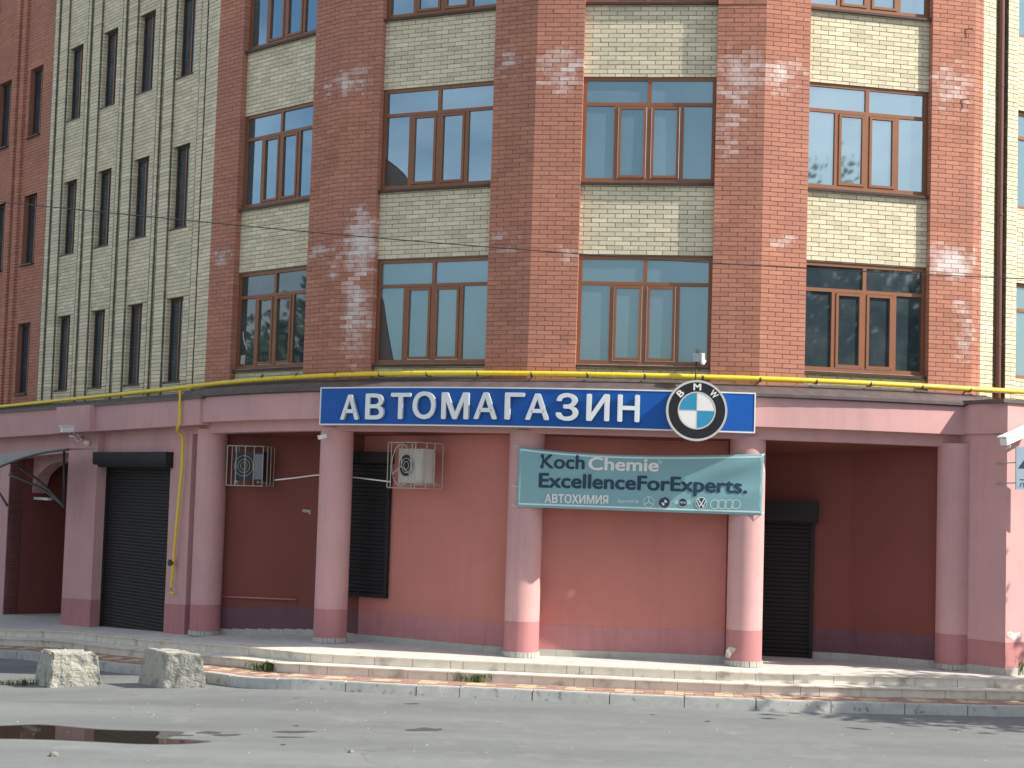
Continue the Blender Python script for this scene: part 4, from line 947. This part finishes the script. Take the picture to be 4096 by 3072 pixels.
# ---- cameras and lamps
def tube_pts(ps, r, nm, m, par, n=8): b = MB(); b.tube(ps, r, n); return b.build(nm, m, par, smooth=True)
def wl_(cx, cy, o): s_, z_ = LX(cx, cy, o); return wf.p(s_, o, z_)
a0 = wl_(532, 392, 1.0); a1 = wl_(632, 388, .75)
CT = empty('security_camera', a1, 'white bullet security camera on an arm beside a dome, at the plastered corner pier', 'security camera')
b = MB(); b.bar(a0, a1, .12, .11); b.build('housing', 'white', CT)
b = MB(); b.bar(a0+Vector((-.02, -.05, .065)), a1+Vector((0, 0, .065)), .15, .018); b.build('hood', 'white', CT)
tube_pts([a1, wl_(648, 440, .8), wl_(700, 460, GO+.14)], .022, 'arm', 'white', CT)
tube_pts([wl_(600, 415, .8), wl_(600, 450, .8), wl_(650, 455, .75)], .018, 'bracket', 'white', CT)
tube_pts(catmull([wl_(640, 450, .75), wl_(660, 490, .7), wl_(690, 490, .6), wl_(705, 470, GO+.15)], 4), .008, 'lead', 'white', CT)
q = wl_(752, 508, GO+.2); b = MB(); b.lathe(q, [(.0, q.z-.06), (.05, q.z-.05), (.068, q.z), (.05, q.z+.05), (0.0, q.z+.055)], 16); o = b.build('dome_sensor', 'white', smooth=True); tag(o, 'small white round dome sensor on the plastered pier', 'sensor')
a0 = atdepth(3072+2035/2.1602, 1536+500/2.1602, 25.75); a1 = atdepth(3072+2290/2.1602, 1536+385/2.1602, 26.35)
CT = empty('security_camera', a1, 'large white security camera with a slanted hood above the small blue plate', 'security camera')
b = MB(); b.bar(a0, a1, .12, .11); b.build('housing', 'white', CT); b = MB(); b.bar(a0+Vector((-.04, -.03, .07)), a1+Vector((0, 0, .08)), .16, .02); b.build('hood', 'white', CT)
tube_pts([a0.lerp(a1, .2)-Vector((0, 0, .05)), a0.lerp(a1, .2)+Vector((.01, .02, -.12)), a0.lerp(a1, .2)+Vector((.04, .38, -.14))], .016, 'bracket', 'white', CT)
q = atdepth(1024+580/2.1602, 1536+450/2.1602, COLS[1][0].y-.32)
LP = empty('floodlight', q, 'tiny white spotlight hanging at the top of a column beside the blue sign', 'floodlight'); b = MB(); b.bar(q+Vector((-.07, -.06, -.03)), q+Vector((.05, 0, .01)), .08, .07); b.build('head', 'white', LP); tube_pts([q+Vector((.05, 0, .01)), q+Vector((.075, 0, .08)), q+Vector((.08, .05, .10))], .01, 'arm', 'white', LP)
fA, _ = WALLF[0]; s_, z_ = on(fA, 1024+465/2.1602, 1536+1100/2.1602); b = MB(); b.bar(fA.p(s_-.09, .08, z_+.01), fA.p(s_+.06, .05, z_), .07, .05); b.bar(fA.p(s_+.05, 0.0, z_-.02), fA.p(s_+.05, .08, z_-.02), .04, .07); o = b.build('wall_sensor', 'greymetal'); o['label'] = 'small grey sensor on the dark recess wall beside a column'; o['category'] = 'sensor'; o['kind'] = ''
del o['kind']
q = atdepth(2791, 1432, arc(arc_u(2791, RC+.3), RC+.30).y); LP = empty('floodlight', q-Vector((0, 0, .32)), 'small grey floodlight on a thin pole above the round emblem', 'floodlight')
b = MB(); b.bar(q+Vector((-.02, -.09, 0)), q+Vector((.05, .07, .02)), .15, .13); b.build('head', 'lside', LP); b = MB(); b.bar(q+Vector((.06, -.06, -.09)), q+Vector((.10, -.03, -.03)), .05, .06); b.build('hinge', 'white', LP); b = MB(); b.bar(q+Vector((0, -.02, .07)), q+Vector((0, .02, .13)), .06, .04); b.build('cap', 'darkmetal', LP)
tube_pts([q-Vector((.02, 0, .04)), q-Vector((.03, 0, .48))], .011, 'pole', 'darkmetal', LP)
# ---- info plate on rods at the sunlit end wall
q0 = atdepth(4063, 1787, 25.85); q1 = atdepth(4063, 1958, 25.85); wd = .85
IP = empty('information_plate', q1, 'small blue grey plate held out on two rods from the sunlit end wall', 'sign')
Xd = Vector((.97, .24, 0)); b = MB(); bl, tl_ = q1, q0; th_ = Vector((.24, -.97, 0))*.012
b.hexa([bl+th_, bl+Xd*wd+th_, bl+Xd*wd-th_, bl-th_, tl_+th_, tl_+Xd*wd+th_, tl_+Xd*wd-th_, tl_-th_]); b.build('plate', 'crate', IP)
def ip(x, z, o=.016): return bl+Xd*x+Vector((.24, -.97, 0))*o+Vector((0, 0, z*(tl_.z-bl.z)))
b = MB(); b.face([b.vert(ip(*c_)) for c_ in ((.03, .50), (.28, .97), (.40, .97), (.55, .50), (.44, .50), (.34, .82), (.14, .50))]); b.build('printed_mark', 'navy', IP)
b = MB(); b.quad(ip(.06, .225), ip(.6, .225), ip(.6, .245), ip(.06, .245)); b.build('printed_line', 'navy', IP)
co, fs_ = text_mesh('Л', 0, 0); mn = co.min(0); mx = co.max(0); b = MB()
for c_ in co: b.vert(ip(.05+.09*(c_[0]-mn[0])/(mx[0]-mn[0]), .06+.10*(c_[1]-mn[1])/(mx[1]-mn[1])))
for f_ in fs_: b.face(f_)
b.build('lettering', 'navy', IP)
for v in (1850, 1931): e1 = atdepth(4070, v, 25.87); e0 = atdepth(3945, v+6, 26.75); tube_pts([e0, atdepth(4022, v+2, 26.15), e1], .009, 'rod', 'greymetal', IP)

# ---- barrel canopy over the archway
CN = empty('entrance_canopy', wl_(300, 1000, .4), 'dark barrel vaulted metal canopy over the archway of the wing', 'canopy')
up_ = [(-160, 680), (0, 610), (230, 575), (420, 562), (590, 556)]; lo_ = [(-160, 800), (0, 715), (200, 640), (400, 590), (590, 566)]
b = MB(); b.strip([wl_(x, y, 1.35) for x, y in up_], [wl_(x, y, 1.35) for x, y in lo_]); b.strip([wl_(x, y, 1.35) for x, y in up_], [wl_(x, y, 1.35)-wf.n*.7+Vector((0, 0, .02)) for x, y in up_]); b.build('sheet', 'poly', CN)
tube_pts(catmull([wl_(x, y, 1.36) for x, y in lo_], 4), .025, 'arch_tube', 'darkmetal', CN)
for ps in ([(80, 785), (250, 850), (400, 930), (545, 1050)], [(180, 725), (330, 830), (450, 945), (555, 1065)], [(-60, 880), (0, 950), (62, 1050)]): tube_pts(catmull([wl_(x, y, .75) for x, y in ps], 4), .028, 'brace', 'darkmetal', CN)
tube_pts([wl_(555, 560, .75), wl_(550, 1070, .62)], .025, 'wall_bar', 'darkmetal', CN)
b = MB(); q = wl_(280, 985, -.6); q2 = wl_(432, 995, -.6); b.bar(q, q2, .10, .06); o = b.build('strip_lamp', 'white'); tag(o, 'white strip lamp hanging inside the archway recess', 'lamp')

# ---- overhead wires
for nm, pts, yy, rr in (('a', [(-700, 735), (0, 807), (512, 858), (1024, 908), (1536, 954), (2048, 995), (2560, 1033), (3072, 1065), (3584, 1092), (4096, 1115), (4800, 1140)], 19, .0065),):
    b = MB(); b.tube(catmull([atdepth(u, v, yy) for u, v in pts], 3), rr, 6); o = b.build('overhead_wire', 'cable', smooth=True); tag(o, 'thin dark overhead wire slanting across the upper storeys', 'wire')

# ================================================================== concrete blocks on the road
import bmesh
def P5(x, y, z=0.): return atg(x/2.1602, 2304+y/2.1602, z)
def concrete_block(N_, R_, L__, h, inset, seed, label):
    N_, R_, L__ = [Vector(q) for q in (N_, R_, L__)]; B_ = R_+L__-N_; c = (N_+R_+L__+B_)/4; zb = min(N_.z, R_.z, L__.z, B_.z)-.01
    bot = [Vector((q.x, q.y, zb)) for q in (N_, R_, B_, L__)]; top = [Vector((q.x, q.y, 0)).lerp(Vector((c.x, c.y, 0)), inset)+Vector((0, 0, zb+h)) for q in (N_, R_, B_, L__)]
    bm = bmesh.new(); vs = [bm.verts.new(p) for p in bot+top]
    for q in ((3, 2, 1, 0), (4, 5, 6, 7), (0, 1, 5, 4), (1, 2, 6, 5), (2, 3, 7, 6), (3, 0, 4, 7)): bm.faces.new([vs[j] for j in q])
    bm.normal_update(); bmesh.ops.bevel(bm, geom=list(bm.edges), offset=.016, segments=2, affect='EDGES')
    bmesh.ops.triangulate(bm, faces=list(bm.faces)); 
    for _ in range(5):
        le = [e for e in bm.edges if e.calc_length() > .034]
        if le: bmesh.ops.subdivide_edges(bm, edges=le, cuts=1, use_grid_fill=True); bmesh.ops.triangulate(bm, faces=[f for f in bm.faces if len(f.verts) > 3])
    bm.normal_update()
    for v in bm.verts:
        s_ = v.co*1.0+Vector((seed*7.1, 0, 0)); n1 = noise.noise(s_*4); n2 = noise.noise(s_*11); n3 = noise.noise(s_*27)
        n4 = noise.noise(s_*55); am = (.010*n1+.010*n2+.009*n3+.006*n4)*(1 if seed == 1 else .55)
        if seed == 1: am += -.045*max(0, noise.noise(s_*5+Vector((3, 1, 8)))-.1)
        edge = max(0, noise.noise(s_*6+Vector((9, 2, 1)))-.15)*.03
        v.co += v.normal*(am-edge)
    me = bpy.data.meshes.new('concrete_block'); bm.to_mesh(me); bm.free(); me.materials.append(MT['concrete'])
    return link('concrete_block', me, label=label, cat='concrete block')
concrete_block(P5(420, 968), P5(885, 945), P5(288, 930), .60, .17, 1, 'crumbling weathered concrete block with a broken rough face on the road')
concrete_block(P5(1412, 972), P5(1790, 966), P5(1190, 925), .60, .16, 2, 'cleaner concrete block with a chipped top edge on the road')

# ================================================================== puddle, broken asphalt, stones
def flat(name, pts, z, m, lab=None, cat=None, kind=None, org=0):
    P = [atz(org+x/2.1602, 2304+y/2.1602, z) for x, y in pts]; P = catmull(P+[P[0]], 3)[:-1]; b = MB(); b.face([b.vert((q.x, q.y, z)) for q in P]); o = b.build(name, m); tag(o, lab, cat, kind=kind); return o
flat('puddle', [(-300, 1300), (0, 1297), (330, 1287), (600, 1305), (850, 1327), (1150, 1338), (1385, 1345), (1345, 1398), (1520, 1412), (1760, 1432), (1500, 1448), (1180, 1447), (830, 1428), (420, 1410), (0, 1402), (-300, 1408)], .005, 'water', kind='structure')
flat('wet_asphalt', [(-300, 1296), (0, 1291), (330, 1279), (600, 1299), (850, 1319), (1150, 1331), (1420, 1338), (1600, 1352), (1450, 1400), (1620, 1408), (1830, 1430), (1560, 1453), (1180, 1452), (830, 1433), (420, 1415), (0, 1407), (-300, 1412)], .0025, 'patch', kind='structure')
def patch(cx, cy, w_, h_, org=1024, seed=0):
    r2 = random.Random(seed); pts = [(cx+w_*.5*math.cos(t)*r2.uniform(.55, 1.1), cy+h_*.5*math.sin(t)*r2.uniform(.45, 1.15)) for t in np.linspace(0, TP, 13)[:-1]]
    flat('broken_asphalt', pts, .004, 'patch', kind='structure', org=org)
for q, a in enumerate(((1820, 1352, 250, 26, 0), (1950, 1372, 330, 20, 0), (1560, 1375, 260, 12, 0), (330, 1345, 400, 22, 1024), (270, 1391, 380, 12, 1024), (1455, 1326, 470, 34, 1024), (1352, 1103, 160, 12, 1024), (348, 1293, 60, 12, 1024), (235, 1456, 60, 12, 1024), (350, 1053, 56, 6, 1024), (1690, 1255, 60, 12, 2048), (1215, 1197, 60, 6, 2048), (1050, 1380, 90, 8, 0))): patch(*a, seed=q+3)
def stone(p, r, lab, m='stonebit'):
    b = MB(); rr = random.Random(lab); n_ = 10; rings = [[b.vert((p.x+r*math.cos(TP*j/n_)*k_*rr.uniform(.8, 1.2), p.y+r*math.sin(TP*j/n_)*k_*rr.uniform(.8, 1.2), p.z+z_*r)) for j in range(n_)] for k_, z_ in ((.9, -.05), (1.0, .35), (.75, .8), (.3, 1.0))]
    for a_, c_ in zip(rings, rings[1:]):
        for j in range(n_): b.face((a_[j], a_[(j+1) % n_], c_[(j+1) % n_], c_[j]))
    b.face(rings[-1]); o = b.build('stone', m); tag(o, lab, 'stone')
def PR_(org, x, y, z=0.): return atg(org+x/2.1602, 2304+y/2.1602, z)
stone(PR_(1024, 1055, 1010), .055, 'dark round stone lying against the kerb'); stone(PR_(0, 465, 1556), .05, 'small dark stone on the road in front of the puddle'); stone(PR_(1024, 822, 1526), .035, 'tiny dark lump of dirt alone on the open road')
rr = random.Random(5); b = MB()
for _ in range(110):
    x = rr.uniform(-6.5, 7); y = rr.uniform(18.3, 24.4); r_ = rr.uniform(.003, .010); z = gz(x, y)
    b.hexa([(x-r_, y-r_, z), (x+r_, y-r_*.6, z), (x+r_*.8, y+r_, z), (x-r_, y+r_, z), (x-r_*.6, y-r_*.5, z+r_), (x+r_*.5, y-r_*.4, z+r_), (x+r_*.4, y+r_*.6, z+r_*.9), (x-r_*.5, y+r_*.5, z+r_*.9)])
o = b.build('road_grit', 'kerb', kind='stuff'); tag(o, 'scattered pale grit on the road', 'grit')
# rag on the fourth column
c4_, z4 = COLS[3]; b = MB(); pts = [(1842, 690), (1850, 640), (1880, 612), (1938, 625), (1925, 650), (1895, 672), (1880, 708), (1855, 708)]
b.face([b.vert(atdepth(2048+x/2.1602, 2304+y/2.1602, c4_.y-.30-.02*(x-1842)/100)) for x, y in pts]); P = [Vector(v) for v in b.v]; b.strip([P[i]+Vector((0, -.03, 0)) for i in (1, 2, 3)], [P[i] for i in (0, 6, 5)])
o = b.build('torn_paper', 'rag'); tag(o, 'torn scrap of paper stuck to the foot of a column', 'paper')

# ================================================================== weeds
def weed(p, h, n_, spread, lab, seed):
    r2 = random.Random(seed); b = MB()
    for _ in range(n_):
        a = r2.uniform(0, TP); l = h*r2.uniform(.5, 1.1); base = p+Vector((r2.gauss(0, spread*.5), r2.gauss(0, .03), 0)); lean = Vector((math.cos(a), math.sin(a)*.6, 0))*r2.uniform(.15, .7)*l
        w_ = r2.uniform(.006, .014); X = Vector((-math.sin(a), math.cos(a), 0))*w_
        m_ = base+lean*.45+Vector((0, 0, l*.6)); t_ = base+lean+Vector((0, 0, l*r2.uniform(.7, 1)))
        b.quad(base-X*.5, base+X*.5, m_+X, m_-X); b.quad(m_-X, m_+X, t_+X*.1, t_-X*.1)
    o = b.build('weed', 'weed'); tag(o, lab, 'weed')
weed(PR_(1024, 120, 822, .16), .19, 170, .34, 'widest green weed clump at the foot of the lower step', 1)
weed(PR_(1024, 1930, 915, .16), .15, 120, .26, 'dark weed clump against the lower step in front of a column', 2)
weed(PR_(1024, 1420, 885, .16), .12, 34, .09, 'sparse dry weed in a joint of the lower step', 3)
weed(PR_(1024, 320, 965), .17, 50, .12, 'weed growing from a kerb joint in front of the widest clump', 4)
weed(PR_(0, 215, 945), .14, 60, .18, 'low weed beside the crumbling concrete block', 5)
weed(PR_(0, 20, 940), .10, 60, .2, 'low weed by the kerb away from the concrete blocks', 6)
q = PR_(3072, 2130, 850, .45); weed(q, .36, 90, .14, 'tall thin weed at the foot of the sunlit end wall', 7)
weed(PR_(1024, 830, 1003), .05, 30, .1, 'tuft of grass at the kerb near the round stone', 8)

# ================================================================== trees beyond the picture (dappled shade, window reflections)
def tree(base, h, crown, lab, seed, nl, ls, clumps):
    r2 = random.Random(seed); T = empty('tree', base, lab, 'tree', 'street trees around the crossing'); bx_ = Vector(base)
    c, rad = crown; b = MB(); topc = Vector((c[0], c[1], c[2]+rad[2]*.5))
    b.tube(catmull([bx_, bx_.lerp(topc, .35)+Vector((.1, .05, 0)), bx_.lerp(topc, .7)-Vector((.1, 0, 0)), topc], 4), [.22-.017*i for i in range(13)][:13], 9)
    b.build('trunk', 'bark', T, smooth=True)
    cl_ = []
    for _ in range(clumps):
        while True:
            d = Vector((r2.uniform(-1, 1), r2.uniform(-1, 1), r2.uniform(-1, 1)))
            if d.length < 1: break
        cl_.append(Vector((c[0]+d.x*rad[0], c[1]+d.y*rad[1], c[2]+d.z*rad[2])))
    for e in cl_[:10]:
        b = MB(); s_ = bx_.lerp(topc, r2.uniform(.45, .8)); b.tube([s_, s_.lerp(e, .5)+Vector((0, 0, .15)), e], [.07, .045, .015], 6); b.build('limb', 'bark', T, smooth=True)
    b = MB()
    for _ in range(nl):
        e = r2.choice(cl_); s_ = min(rad)*.30; p = e+Vector((r2.gauss(0, s_), r2.gauss(0, s_), r2.gauss(0, s_*.8)))
        n_ = Vector((r2.gauss(0, 1), r2.gauss(0, 1), r2.gauss(0, 1))).normalized(); x_ = n_.orthogonal().normalized()*ls*r2.uniform(.6, 1.2); y_ = n_.cross(x_)*.6
        b.quad(p-x_, p-y_, p+x_, p+y_)
    o = b.build('crown', 'leaf', T, kind='stuff')
tree((13.9, 22.4, 0), 7, ((13.6, 22.75, 4.8), (2.7, 1.5, 1.9)), 'small street tree whose crown shades the steps at the end wall', 11, 6000, .13, 36)
tree((18.4, 7.0, 0), 14, ((18.4, 7.0, 8.4), (1.7, 1.7, 5.2)), 'tall narrow broadleaf tree across the road', 12, 7000, .15, 60)
tree((21.4, 8.6, 0), 11, ((21.4, 8.6, 6.2), (3.8, 2.6, 4.4)), 'rounder broadleaf tree beside the tall one across the road', 13, 9000, .2, 60)
tree((-21, 30.5, -.5), 9, ((-21, 30.5, 5.6), (3.2, 3.2, 3.4)), 'broadleaf tree standing down the side street', 14, 7000, .2, 46)

# ---- small pipe along the recess wall, rusty hooks in the sunlit brick pier
b = MB(); s0_, z0_ = on(fA, 893, 2386); s1_, z1_ = on(fA, 1190, 2398); b.tube([fA.p(s0_, .04, z0_), fA.p(s1_, .04, z1_)], .016, 8); o = b.build('wall_pipe', 'wallpink', smooth=True); tag(o, 'thin painted pipe running low along the shaded recess wall', 'pipe')
for x_, y_, lab in ((2100, 66, 'small rusty hook in the sunlit brick pier beside the topmost window row'), (2092, 218, 'bent rusty hook in the sunlit brick pier beside the middle window row')):
    s_, z_ = fs(3, x_*K2, y_*K2); b = MB(); p = FR[3].p; b.tube([p(s_-.12, .01, z_+.01), p(s_-.02, .06, z_+.015), p(s_, .07, z_-.03)], .010, 6); o = b.build('hook', 'brown'); tag(o, lab, 'hook')
